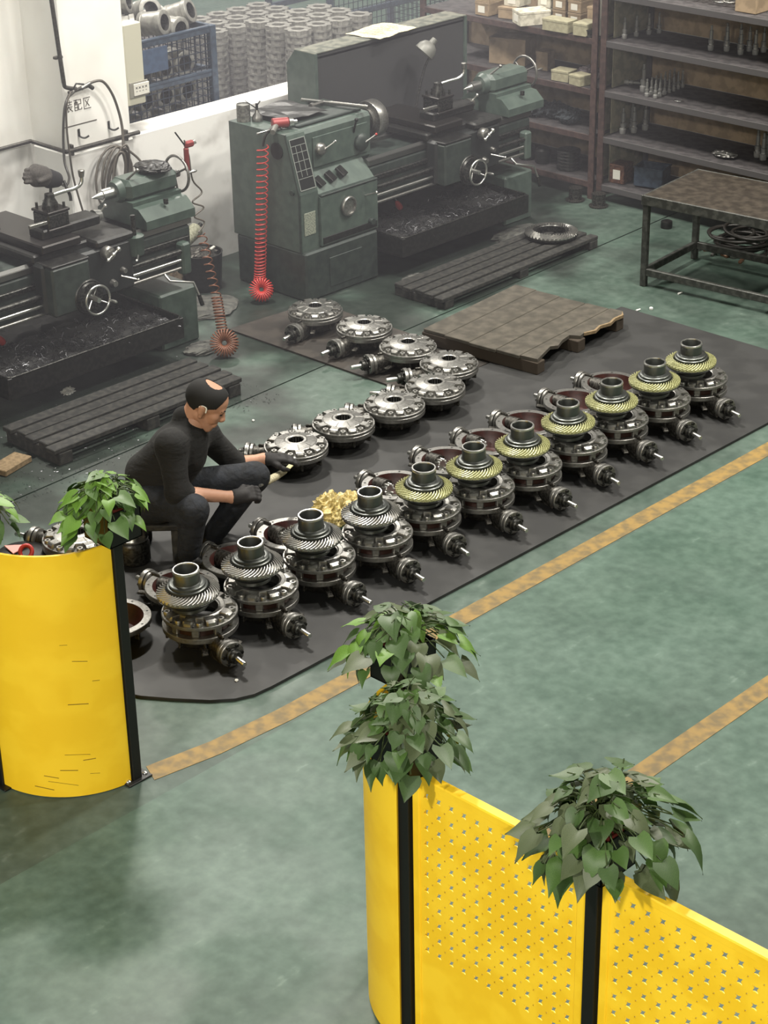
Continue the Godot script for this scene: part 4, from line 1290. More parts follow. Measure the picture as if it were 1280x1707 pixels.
func build_shelves() -> void:
	shelf_unit("steel shelf unit lined with brown card holding upright steel shafts", -8.68, -6.3, [0.13, 0.49, 0.83, 1.19, 1.53], false)
	shelf_unit("rust red steel shelf unit full of cartons behind the tall lathe", -10.45, -8.76, [0.13, 0.48, 0.82, 1.19], true)
	for z in [-8.6, -8.82]:
		var g := G.new()
		g.lathe([[0.0, 0.0], [0.07, 0.0], [0.072, 0.01], [0.05, 0.014], [0.05, 0.09], [0.054, 0.1], [0.0, 0.1]], 22)
		one("steel_hub", g, mat("cast_iron", Color.WHITE), "dark round hub on the floor before the shelf upright, towards the %s" % ("steel table" if z > -8.7 else "tall lathe"), "hub", "hubs below the shelf uprights", V(11.1, 0, z))
	var sp := shaft_proto()
	var spots := []
	for q in [[11.345, -8.605], [11.45, -8.58], [11.56, -8.55], [11.64, -8.52]]: spots.append([q[0], 1.19, q[1], 1.0, "upright steel shaft on the upper shelf beside the pale side board", "shafts beside the side board"])
	for q in [[11.585, -7.891], [11.45, -7.93], [11.5, -7.83], [11.62, -7.8], [11.48, -7.7], [11.6, -7.71], [11.54, -7.62], [11.64, -7.62]]: spots.append([q[0], 1.19, q[1], 1.15, "upright steel shaft in the group towards the end of the upper shelf", "shafts in the upper shelf group"])
	spots.append([11.36, 0.83, -8.43, 1.35, "tall upright steel shaft at the head of the middle shelf cluster", "shafts on the middle shelf"])
	for i in 14:
		spots.append([11.27 + (i % 7) * 0.062, 0.83, -8.33 + int(i / 7.0) * 0.075 - (i % 7) * 0.006, 0.85, "short upright steel shaft in the middle shelf cluster", "shafts on the middle shelf"])
	for q in [[11.36, -8.6], [11.44, -8.56], [11.5, -8.62], [11.55, -8.54]]: spots.append([q[0], 0.49, q[1], 1.3, "dark upright steel shaft on the lower shelf near the upright", "shafts on the lower shelf"])
	for q in [[11.5, -7.52], [11.56, -7.48], [11.47, -7.45]]: spots.append([q[0], 0.49, q[1], 1.3, "upright steel shaft alone at the end of the lower shelf above the table", "shafts at the end of the lower shelf"])
	for i in spots.size():
		var s: Array = spots[i]
		var o: Node3D = sp if i == 0 else copy(sp, Vector3.ZERO)
		o.position = V(s[0], s[1], s[2])
		o.scale = Vector3.ONE * s[3]
		tag(o, s[4], "shaft", s[5])
	var lying := copy(sp, V(11.44, 0.85, -8.66), 0.0, "steel shaft lying on the middle shelf near the upright", "shafts on the middle shelf")
	lying.rotation = V(PI / 2, 0.35, 0)
	var cd := mat("card", Color.WHITE)
	var wc := grain("white_card", Color(0.62, 0.6, 0.54), Color(0.75, 0.73, 0.67), 0.85, 0.0, 63, 3.0, 0.02)
	var yc := grain("yellow_card", Color(0.54, 0.52, 0.43), Color(0.61, 0.59, 0.49), 0.85, 0.0, 64, 3.0, 0.03, 0.1, 0.9)
	var pap := mat("sticker_white", Color(0.82, 0.81, 0.77), 0.8)
	carton(V(11.34, 1.192, -9.88), V(0.2, 0.1, 0.13), 0.0, cd, "brown carton with a white sticker below another at the lathe guard", pap)
	carton(V(11.34, 1.293, -9.88), V(0.2, 0.1, 0.13), 0.04, cd, "brown carton stacked on another beside the lathe guard", pap)
	carton(V(11.36, 1.192, -9.68), V(0.18, 0.085, 0.14), 0.2, cd, "low brown carton between the stacked pair and the white box", null)
	carton(V(11.4, 1.279, -9.66), V(0.16, 0.085, 0.14), 0.1, wc, "small white carton on top of the low brown carton", pap)
	carton(V(11.29, 1.192, -9.43), V(0.24, 0.1, 0.17), -0.5, wc, "white carton set askew at the front of the shelf", pap)
	for i in 3:
		for j in 4:
			carton(V(11.52, 1.192 + 0.092 * j, -9.43 + i * 0.145), V(0.18, 0.088, 0.12), 0.0, [wc, cd, cd][i], ["small carton with white end sticker, stacked column nearest the lathe guard", "small carton with white end sticker, middle one of three stacked columns", "small carton with white end sticker, stacked column nearest the shelf upright"][i], pap, "stacked stickered cartons")
	carton(V(11.24, 1.192, -9.12), V(0.12, 0.085, 0.23), 0.05, yc, "yellowish long carton at the shelf edge before the stacked columns", null)
	carton(V(11.27, 1.192, -8.9), V(0.16, 0.09, 0.12), 0.1, yc, "pale yellow carton beside the bundle of white tubes", null)
	carton(V(11.48, 1.192, -8.9), V(0.2, 0.17, 0.16), 0.0, cd, "tall brown carton behind the pale yellow carton", null)
	var g := G.new()
	for i in 4:
		g = G.new()
		g.cyl(V(0, 0, 0), V(0.005, 0.34 - 0.02 * i, 0.003), 0.011, -1, 10)
		one("plastic_tube", g, mat("tube_white", Color(0.75, 0.74, 0.7), 0.4), "white tube standing upright against the shelf upright", "tube", "white tubes by the upright", V(11.25 + 0.026 * i, 1.192, -8.795 - 0.02 * (i % 2)))
	g = G.new()
	g.lathe([[0.02, 0.0], [0.045, 0.0], [0.045, 0.008], [0.036, 0.012], [0.036, 0.04], [0.045, 0.044], [0.045, 0.052], [0.02, 0.052], [0.02, 0.0]], 20)
	one("spool", g, mat("dark_steel", Color.WHITE), "small dark spool on the shelf edge before the pale yellow carton", "spool", "", V(11.24, 1.192, -8.832))
	carton(V(11.28, 0.822, -9.1), V(0.12, 0.08, 0.15), 0.1, yc, "faded striped carton on the middle shelf behind the lathe", null)
	carton(V(11.26, 0.822, -8.93), V(0.12, 0.075, 0.12), -0.15, yc, "short faded carton next to the striped one on the middle shelf", null)
	g = lump(V(0.11, 0.05, 0.09), 5, 0.5, 91)
	one("plastic_bag", g, grain("bag_pink", Color(0.5, 0.44, 0.45), Color(0.72, 0.68, 0.7), 0.4, 0.0, 65, 10.0, 0.05), "crumpled pinkish plastic bag on the middle shelf behind the cartons", "bag", "", V(11.46, 0.85, -9.02))
	carton(V(11.45, 0.822, -9.75), V(0.2, 0.2, 0.3), 0.3, cd, "large brown carton leaning on the middle shelf behind the tailstock", null)
	carton(V(11.45, 0.822, -9.42), V(0.12, 0.14, 0.1), 0.2, cd, "small brown carton standing open behind the tailstock wheel", null)
	for i in 6:
		g = G.new()
		g.lathe([[0.03, 0.0], [0.085, 0.0], [0.09, 0.004], [0.09, 0.02], [0.085, 0.024], [0.03, 0.024], [0.03, 0.0]], 24)
		one("steel_disc", g, mat("dark_steel", Color.WHITE), "dark steel disc stacked on the bottom shelf behind the lathe foot", "disc", "discs on the bottom shelf", V(11.36, 0.131 + 0.025 * i, -9.1))
	for i in 5:
		g = lump(V(0.09, 0.06, 0.09), 5, 0.5, 95 + i)
		one("cloth_bundle", g, grain("rag_blue", Color(0.11, 0.13, 0.15), Color(0.2, 0.23, 0.25), 0.85, 0.0, 66, 6.0, 0.03), "dark blue bundled cloth on the lower shelf behind the lathe", "cloth", "cloth bundles on the lower shelf", V(11.36 + 0.05 * (i % 2), 0.54, -9.75 + i * 0.16))
	for i in 3:
		g = G.new()
		g.lathe([[0.0, 0.0], [0.06, 0.0], [0.065, 0.01], [0.06, 0.1], [0.04, 0.12], [0.0, 0.12]], 18)
		one("metal_can", g, mat("oily_black", Color.WHITE), "black oily can on the bottom shelf behind the lathe foot", "can", "cans on the bottom shelf", V(11.36, 0.131, -9.35 - 0.16 * i))
	carton(V(11.36, 0.132, -8.6), V(0.14, 0.14, 0.12), 0.15, grain("rust_box", Color(0.25, 0.15, 0.11), Color(0.36, 0.24, 0.18), 0.8, 0.0, 67, 4.0, 0.03), "rusty brown box with a torn white label on the bottom shelf", pap, "things on the bottom shelf")
	# blue bin tilted on the bottom shelf
	var b := thing("plastic_bin", "blue dusty plastic bin tilted on the bottom shelf beside the rusty box", "bin", V(11.42, 0.142, -8.36), 0.25)
	g = G.new()
	g.box(V(0, 0.006, 0), V(0.16, 0.01, 0.22), 0.002)
	for s in [-1, 1]:
		g.box(V(s * 0.08, 0.07, 0), V(0.008, 0.14, 0.22), 0.002)
		g.box(V(0, 0.07, s * 0.108), V(0.16, 0.14, 0.008), 0.002)
	part(b, "bin_body", g, mat("blue_paint", Color.WHITE))
	part(b, "bin_rim", G.new().tube([V(-0.085, 0.14, -0.113), V(0.085, 0.14, -0.113), V(0.085, 0.14, 0.113), V(-0.085, 0.14, 0.113)], 0.006, 6, true), mat("blue_paint", Color.WHITE))
	for i in 4:
		g = lump(V(0.07, 0.05, 0.08), 5, 0.5, 110 + i)
		one("scrap_casting", g, mat("cast_iron", Color.WHITE), "dark lump of a casting on the bottom shelf behind the table", "casting", "castings on the bottom shelf", V(11.42, 0.17, -8.1 + 0.19 * i))
	g = lump(V(0.06, 0.02, 0.09), 5, 0.4, 120)
	one("metal_bracket", g, mat("steel", Color.WHITE), "small bright bracket on the lower shelf edge above the table", "bracket", "", V(11.35, 0.515, -7.69))
	g = G.new()
	g.tube(arc(V(11.31, 0.838, -8.08), 0.03, 0, TAU * 0.8, 14, Vector3.RIGHT, Vector3.BACK), 0.003, 6)
	one("wire_ring", g, mat("bright_steel", Color.WHITE), "thin bright wire ring lying on the middle shelf edge", "ring")
	carton(V(11.38, 1.532, -7.55), V(0.2, 0.2, 0.17), 0.0, cd, "brown carton on the top shelf among loose metal parts", null, "things on the top shelf")
	for i in 6:
		g = G.new()
		g.tube(arc(V(0, 0.03, 0), 0.05 + 0.01 * (i % 3), 0, TAU * 19 / 20, 19, V(1, 0.2 * (i % 2), 0).normalized(), Vector3.BACK), 0.008, 7, true)
		one("steel_ring", g, mat("steel", Color.WHITE), "loose steel ring among the parts on the top shelf", "ring", "rings on the top shelf", V(11.4, 1.532 + 0.005 * i, -7.75 - 0.07 * i))
	for i in 6:
		g = G.new()
		g.cyl(V(0, 0.012, -0.13), V(0, 0.012, 0.13), 0.012, -1, 10)
		var o := one("steel_bar", g, mat("dark_steel", Color.WHITE), "short dark steel bar lying on the top shelf near the side board", "bar", "bars on the top shelf", V(11.3 + 0.05 * i, 1.532, -8.3))
		o.rotation.y = 0.5 + 0.2 * i

func lump(s: Vector3, k: int, amp: float, sd: int) -> G:
	# a ball pushed in and out by noise
	var nn := FastNoiseLite.new()
	nn.seed = sd
	nn.frequency = 1.1
	var g := G.new()
	var m := k * 3
	var rows := []
	for i in m + 1:
		var th := PI * i / m
		var row := []
		for j in m * 2:
			var ph := TAU * j / (m * 2)
			var d := Vector3(sin(th) * cos(ph), cos(th), sin(th) * sin(ph))
			var r := 1.0 + amp * nn.get_noise_3dv(d * 1.7) + amp * 0.4 * nn.get_noise_3dv(d * 4.3)
			row.append(Vector3(d.x * s.x, d.y * s.y, d.z * s.z) * r)
		rows.append(row)
	for i in m:
		for j in m * 2:
			var j2 := (j + 1) % (m * 2)
			var a: Vector3 = rows[i][j]
			var o: Vector3 = a + rows[i + 1][j2]
			if i > 0: g.tri(rows[i][j], rows[i][j2], rows[i + 1][j2], o)
			if i < m - 1: g.tri(rows[i][j], rows[i + 1][j2], rows[i + 1][j], o)
	return g

# ---- the store behind the low wall -------------------------------------------------------
func wire_cage(label: String, at: Vector3, l: float, d: float, h: float, rails: Array, pitch: float) -> Node3D:
	var t := thing("wire_cage", label, "cage", at)
	var m := mat("blue_paint", Color.WHITE)
	for x in [0.0, l]:
		for z in [0.0, -d]:
			part(t, "post", G.new().box(V(x, h / 2, z), V(0.05, h, 0.05), 0.004), m)
	for y in rails:
		for z in [0.0, -d]: part(t, "rail", G.new().box(V(l / 2, y, z), V(l - 0.05, 0.05, 0.035), 0.003), m)
		for x in [0.0, l]: part(t, "rail", G.new().box(V(x, y, -d / 2), V(0.035, 0.05, d - 0.05), 0.003), m)
	var wm := mat("cage_wire", Color(0.12, 0.16, 0.22), 0.5, 0.4)
	var g := G.new()
	for i in int(l / pitch): g.box(V(pitch * (i + 0.7), h / 2, 0.012), V(0.005, h - 0.06, 0.005))
	for i in int(h / pitch): g.box(V(l / 2, pitch * (i + 0.7), 0.016), V(l - 0.06, 0.005, 0.005))
	for i in int(d / pitch): g.box(V(l + 0.012, h / 2, -pitch * (i + 0.7)), V(0.005, h - 0.06, 0.005))
	for i in int(h / pitch): g.box(V(l + 0.016, pitch * (i + 0.7), -d / 2), V(0.005, 0.005, d - 0.06))
	part(t, "wire_mesh", g, wm).set_meta("kind", "stuff")
	part(t, "cage_floor", G.new().box(V(l / 2, 0.1, -d / 2), V(l - 0.04, 0.02, d - 0.04)), m)
	return t

func build_store() -> void:
	var c := wire_cage("blue wire cage filled with steel sleeves behind the low white wall", V(7.92, 0, -10.2), 0.9, 0.8, 1.5, [0.12, 0.85, 1.18, 1.475], 0.05)
	part(c, "name_plate", G.new().box(V(0.36, 1.36, 0.03), V(0.24, 0.16, 0.006), 0.001), grain("blue_plate", Color(0.19, 0.25, 0.34), Color(0.22, 0.285, 0.38), 0.5, 0.0, 71, 3.0, 0.02))
	wire_cage("blue wire cage standing behind the wall beyond the column", V(5.9, 0, -10.6), 0.95, 0.8, 1.5, [0.12, 0.85, 1.18, 1.475], 0.05)
	# sleeves heaped on and in the cage
	var sp := thing("steel_sleeve", "", "sleeve")
	var g := G.new()
	g.lathe([[0.055, -0.09], [0.08, -0.09], [0.083, -0.087], [0.083, -0.06], [0.078, -0.056], [0.078, 0.05], [0.084, 0.056], [0.084, 0.087], [0.08, 0.09], [0.055, 0.09]], 26)
	part(sp, "barrel", g, mat("ring_steel", Color.WHITE))
	g = G.new()
	g.lathe([[0.055, 0.09], [0.052, 0.08], [0.052, -0.08], [0.055, -0.09]], 26)
	part(sp, "bore", g, mat("dark_steel", Color.WHITE))
	var sl := [[8.42, 1.56, -10.32, 0.35, 0.15], [8.5, 1.6, -10.5, -0.2, 0.3], [8.72, 1.56, -10.4, 0.45, 0.35], [8.58, 1.5, -10.33, 0.1, 0.0], [8.22, 1.55, -10.4, 0.9, 0.1], [8.1, 1.5, -10.6, 0.2, 0.2], [8.3, 1.68, -10.55, 0.6, 0.2], [8.65, 1.5, -10.62, 1.2, 0.1], [8.45, 1.5, -10.75, 0.3, 0.1]]
	for i in sl.size():
		var s: Array = sl[i]
		var o: Node3D = sp if i == 0 else copy(sp, Vector3.ZERO)
		o.position = V(s[0], s[1], s[2])
		o.basis = Basis(Vector3.UP, s[3]) * Basis(Vector3.RIGHT, PI / 2 - s[4])
		tag(o, "pale steel sleeve with a wide bore, lying on top of the wire cage", "sleeve", "sleeves heaped on the wire cage")
	for i in 14:
		var o := copy(sp, V(8.08 + (i % 4) * 0.185, 1.26 - int(i / 4.0) * 0.19, -10.36), 0.0, "steel sleeve with its end to the mesh, stacked inside the wire cage", "sleeves inside the wire cage")
		o.basis = Basis(Vector3.UP, 0.1 * (i % 3)) * Basis(Vector3.RIGHT, PI / 2)
	# rings with lugs in tall stacks on pallets
	var rg := G.new()
	var k := 48
	var lug := func(r0, r1): return func(a): return lerpf(r1, r0, smoothstep(0.35, 0.6, absf(fposmod(a * 8.0 / TAU, 1.0) - 0.5) * 2.0))
	var f0: Callable = lug.call(0.092, 0.108)
	rg.lathe([[0.05, 0.0], [0.106, 0.0], [0.106, 0.014], [0.09, 0.015]], 32)
	rg.loops([ring_pts(f0, 0.014, k), ring_pts(f0, 0.05, k), ring_pts(func(_a): return 0.08, 0.052, k), ring_pts(func(_a): return 0.055, 0.052, k), ring_pts(func(_a): return 0.05, 0.048, k), ring_pts(func(_a): return 0.05, 0.0, k)])
	var rm := rg.mesh()
	var th := 0.0535
	var stuff_at := []
	var first: MeshInstance3D = null
	var pal := [[10.72, -11.35, 4, 3, 16, "grey lugged ring stacked behind the tall lathe guard", "ring stacks behind the lathe guard", 0.0], [10.72, -12.35, 5, 3, 13, "pale lugged ring in a tall stack beside the wire cage", "ring stacks beside the wire cage", 0.0]]
	var count := 0
	for p in pal:
		var pl := thing("wooden_pallet", "brown pallet carrying lugged ring stacks %s" % ("behind the lathe guard" if p[2] == 4 else "beside the wire cage"), "pallet", V(p[0], 0, p[1]))
		for i in 5:
			part(pl, "slat", G.new().box(V(p[2] * 0.115 - 0.12, 0.11, 0.06 - i * (p[3] * 0.23) / 5.0), V(p[2] * 0.235, 0.02, 0.1), 0.003), mat("raw_dark", Color.WHITE))
		for i in 3:
			part(pl, "bearer", G.new().box(V(-0.1 + i * (p[2] * 0.235 - 0.06) / 2, 0.05, -0.2), V(0.08, 0.1, p[3] * 0.23), 0.003), mat("raw_dark", Color.WHITE))
		for i in p[2]:
			for j in p[3]:
				for n in p[4]:
					var at := V(p[0] + i * 0.228 + rng.randf_range(-0.004, 0.004), 0.12 + n * th, p[1] - j * 0.228)
					if (n >= p[4] - 5 or (i == 0 and n > 5) or (j == 0 and p[2] == 5 and n > 3)) and count < 290:
						count += 1
						var o := MeshInstance3D.new()
						o.mesh = rm
						o.material_override = mat("ring_steel", Color.WHITE)
						o.name = numbered("lugged_ring")
						add_child(o)
						o.position = at
						o.rotation.y = rng.randf() * TAU
						tag(o, p[5] + (", topmost of its stack" if n == p[4] - 1 else ""), "ring", p[6])
					else: stuff_at.append(at)
	var mm := MultiMesh.new()
	mm.transform_format = MultiMesh.TRANSFORM_3D
	mm.mesh = rm
	mm.instance_count = stuff_at.size()
	for i in stuff_at.size(): mm.set_instance_transform(i, Transform3D(Basis(Vector3.UP, i * 0.7), stuff_at[i]))
	var mi := MultiMeshInstance3D.new()
	mi.multimesh = mm
	mi.material_override = mat("ring_steel", Color.WHITE)
	mi.name = "lugged_rings"
	add_child(mi)
	tag(mi, "inner and lower lugged rings of the stacks in the store", "rings", "", "stuff")
	wire_cage("blue wire cage far back in the store above the lathe guard", V(12.3, 0, -12.6), 1.6, 0.8, 1.1, [0.12, 0.6, 1.075], 0.06)
	# flat box on the side of the column with a white tag
	var b := thing("switch_box", "narrow cream metal box with a white tag on the column side", "switch box", V(7.8, 1.2, -9.86))
	part(b, "box_body", G.new().box(V(0.07, 0.26, -0.05), V(0.145, 0.52, 0.1), 0.006), mat("box_cream", Color(0.72, 0.71, 0.64), 0.55))
	var tg := part(b, "tag_plate", G.new().box(V(0.1, 0.1, 0.012), V(0.125, 0.075, 0.008), 0.001), mat("sticker_white", Color.WHITE))
	part(b, "tag_holder", G.new().box(V(0.085, 0.1, 0.004), V(0.15, 0.1, 0.01), 0.002), mat("box_grey", Color(0.5, 0.49, 0.45), 0.6))
	g = G.new()
	for i in 4:
		var x := 0.058 + i * 0.026
		g.box(V(x, 0.112, 0.0165), V(0.02, 0.003, 0.001), 0.0, Basis(Vector3.BACK, 0.7))
		g.box(V(x, 0.112, 0.0165), V(0.02, 0.003, 0.001), 0.0, Basis(Vector3.BACK, -0.7))
		g.box(V(x, 0.09, 0.0165), V(0.012, 0.0025, 0.001))
	part(tg, "lettering", g, mat("ink", Color(0.12, 0.12, 0.12), 0.8))

# ---- on the white wall --------------------------------------------------------------------
const STROKES := [
	[[0.22, 0.55, 0.22, 1.0], [0.05, 0.85, 0.14, 0.72], [0.04, 0.56, 0.2, 0.7], [0.38, 0.82, 0.95, 0.82], [0.66, 0.98, 0.66, 0.6], [0.42, 0.6, 0.9, 0.6], [0.5, 0.54, 0.5, 0.46], [0.05, 0.42, 0.95, 0.42], [0.48, 0.42, 0.05, 0.12], [0.38, 0.28, 0.38, 0.02], [0.38, 0.02, 0.54, 0.1], [0.85, 0.32, 0.62, 0.2], [0.5, 0.4, 0.97, 0.02]],
	[[0.02, 0.92, 0.5, 0.92], [0.08, 0.72, 0.46, 0.72], [0.08, 0.72, 0.08, 0.05], [0.46, 0.72, 0.46, 0.05], [0.08, 0.05, 0.46, 0.05], [0.2, 0.92, 0.2, 0.5], [0.33, 0.92, 0.33, 0.5], [0.08, 0.3, 0.46, 0.3], [0.58, 0.9, 0.92, 0.9], [0.92, 0.9, 0.92, 0.55], [0.58, 0.55, 0.92, 0.55], [0.58, 0.55, 0.58, 0.08], [0.58, 0.08, 0.97, 0.08], [0.97, 0.08, 0.97, 0.22]],
	[[0.05, 0.95, 0.92, 0.95], [0.1, 0.95, 0.1, 0.05], [0.1, 0.05, 0.97, 0.05], [0.3, 0.76, 0.78, 0.24], [0.74, 0.8, 0.28, 0.22]],
]

func build_wall_things() -> void:
	var col := get_node("wall_column")
	var g := G.new()
	for i in 3:
		for s in STROKES[i]:
			var o := V(7.29 + i * 0.072, 1.262 - i * 0.003, -9.8585)
			var a := o + V(s[0] * 0.06, s[1] * 0.075, 0)
			var b := o + V(s[2] * 0.06, s[3] * 0.075, 0)
			var d := b - a
			g.box((a + b) / 2, V(d.length() + 0.003, 0.0045, 0.001), 0.0, Basis(Vector3.BACK, atan2(d.y, d.x)))
	part(col, "lettering", g, mat("wall_ink", Color(0.24, 0.21, 0.19), 0.85), "three dark painted characters on the white column")
	var pm := grain("pipe_grey", Color(0.2, 0.19, 0.175), Color(0.3, 0.29, 0.27), 0.45, 0.5, 81, 5.0, 0.03)
	var t := thing("air_pipe", "grey air pipe with valve and branch fittings on the white column", "pipe")
	part(t, "riser", G.new().cyl(V(7.215, 2.35, -9.83), V(7.278, 1.46, -9.83), 0.014, -1, 12), pm)
	part(t, "clip", G.new().box(V(7.262, 1.62, -9.845), V(0.06, 0.018, 0.03), 0.004), pm)
	g = G.new()
	g.tube(smooth([V(7.278, 1.46, -9.83), V(7.285, 1.435, -9.83), V(7.32, 1.42, -9.825), V(7.36, 1.41, -9.82)], 5), 0.013, 10)
	g.cyl(V(7.3, 1.395, -9.82), V(7.46, 1.412, -9.82), 0.012, -1, 10)
	g.cyl(V(7.46, 1.412, -9.82), V(7.49, 1.388, -9.82), 0.014, -1, 10)
	part(t, "manifold", g, pm)
	part(t, "valve_handle", G.new().tube([V(7.335, 1.42, -9.81), V(7.345, 1.45, -9.795), V(7.4, 1.435, -9.79)], 0.006, 8), mat("dark_steel", Color.WHITE))
	for q in [[V(7.4, 1.405, -9.82), V(7.47, 1.425, -9.82)], [V(7.34, 1.4, -9.82), V(7.3, 1.378, -9.82)]]:
		part(t, "fitting", G.new().cyl(q[0], q[1], 0.015, 0.011, 10), mat("steel", Color.WHITE))
	var hb := mat("hose_black", Color.WHITE)
	one("air_hose", G.new().tube(smooth([V(7.3, 1.38, -9.82), V(7.255, 1.34, -9.8), V(7.228, 1.28, -9.79), V(7.2, 1.15, -9.78), V(7.17, 1.0, -9.75), V(7.12, 0.93, -9.65), V(6.9, 0.98, -9.4), V(6.66, 1.12, -9.18)], 8), 0.008, 8), hb, "black air hose curving from the column valve down to the glove", "hose")
	one("air_hose", G.new().tube(smooth([V(7.31, 1.4, -9.81), V(7.262, 1.33, -9.8), V(7.247, 1.18, -9.8), V(7.253, 1.0, -9.8), V(7.275, 0.84, -9.81), V(7.33, 0.56, -9.8), V(7.36, 0.3, -9.78)], 8), 0.0065, 8), mat("hose_grey", Color.WHITE), "thin grey hose hanging straight down the column", "hose")
	g = G.new()
	g.tube(smooth([V(7.47, 1.425, -9.82), V(7.55, 1.425, -9.8), V(7.62, 1.335, -9.8), V(7.663, 1.21, -9.8), V(7.674, 1.1, -9.79), V(7.655, 0.99, -9.77)], 8), 0.009, 8)
	var hk := mat("hose_grey", Color.WHITE)
	rng.seed = 41
	for i in 7:
		var c := V(7.56 + 0.02 * (i % 3), 0.8 + 0.012 * (i % 2), -9.79 + 0.012 * i)
		var rx := 0.13 - 0.014 * i
		var ry := 0.2 - 0.012 * ((i * 2) % 5)
		var p := []
		for j in 28:
			var a := TAU * j / 28
			p.append(c + V(cos(a) * rx + sin(a) * 0.03, sin(a) * ry, 0.01 * sin(a * 2 + i)))
		g.tube(p, 0.008, 7, true)
	g.tube(smooth([V(7.66, 0.98, -9.76), V(7.74, 0.9, -9.74), V(7.78, 0.82, -9.7), V(7.8, 0.76, -9.62)], 6), 0.008, 7)
	one("air_hose", g, hk, "grey hose hung in loose coils on the white column", "hose")
	part(get_node("air_hose_002"), "spray_gun", G.new().box(V(7.6, 0.79, -9.67), V(0.11, 0.03, 0.04), 0.008, Basis(Vector3.BACK, -0.5)).cyl(V(7.62, 0.79, -9.67), V(7.56, 0.72, -9.66), 0.014, -1, 8), mat("dark_steel", Color.WHITE))
	# conduit along the wall
	g = G.new()
	g.tube([V(6.3, 1.03, -10.2), V(7.25, 1.03, -10.2), V(7.25, 1.03, -9.83), V(7.28, 1.03, -9.83), V(7.84, 1.03, -9.83)], 0.014, 10)
	var cd := part(col, "conduit", g, pm, "grey conduit running round the column at the wall step")
	for x in [7.3, 7.74]: part(cd, "clip", G.new().box(V(x, 1.03, -9.845), V(0.018, 0.07, 0.04), 0.003), pm)
	for q in [[7.38, 1.1, "dark wall hook on the column below the lettering"], [7.62, 1.1, "dark wall hook on the column beside the hanging hose"]]:
		g = G.new()
		g.tube(smooth([V(0, 0.04, 0.004), V(0, 0.0, 0.006), V(0.02, -0.012, 0.03), V(0.045, 0.0, 0.045)], 5), 0.006, 8)
		var h := one("wall_hook", g, mat("dark_steel", Color.WHITE), q[2], "hook", "", V(q[0], q[1], -9.858))
		part(h, "hook_plate", G.new().box(V(0, 0.02, 0.002), V(0.016, 0.05, 0.004), 0.001), mat("dark_steel", Color.WHITE))
	# dark strip drawn for the shade of a thin groove under the lettering
	part(col, "groove_strip", G.new().box(V(7.4, 1.173, -9.858), V(0.26, 0.006, 0.004), 0.001), mat("hose_grey", Color.WHITE))

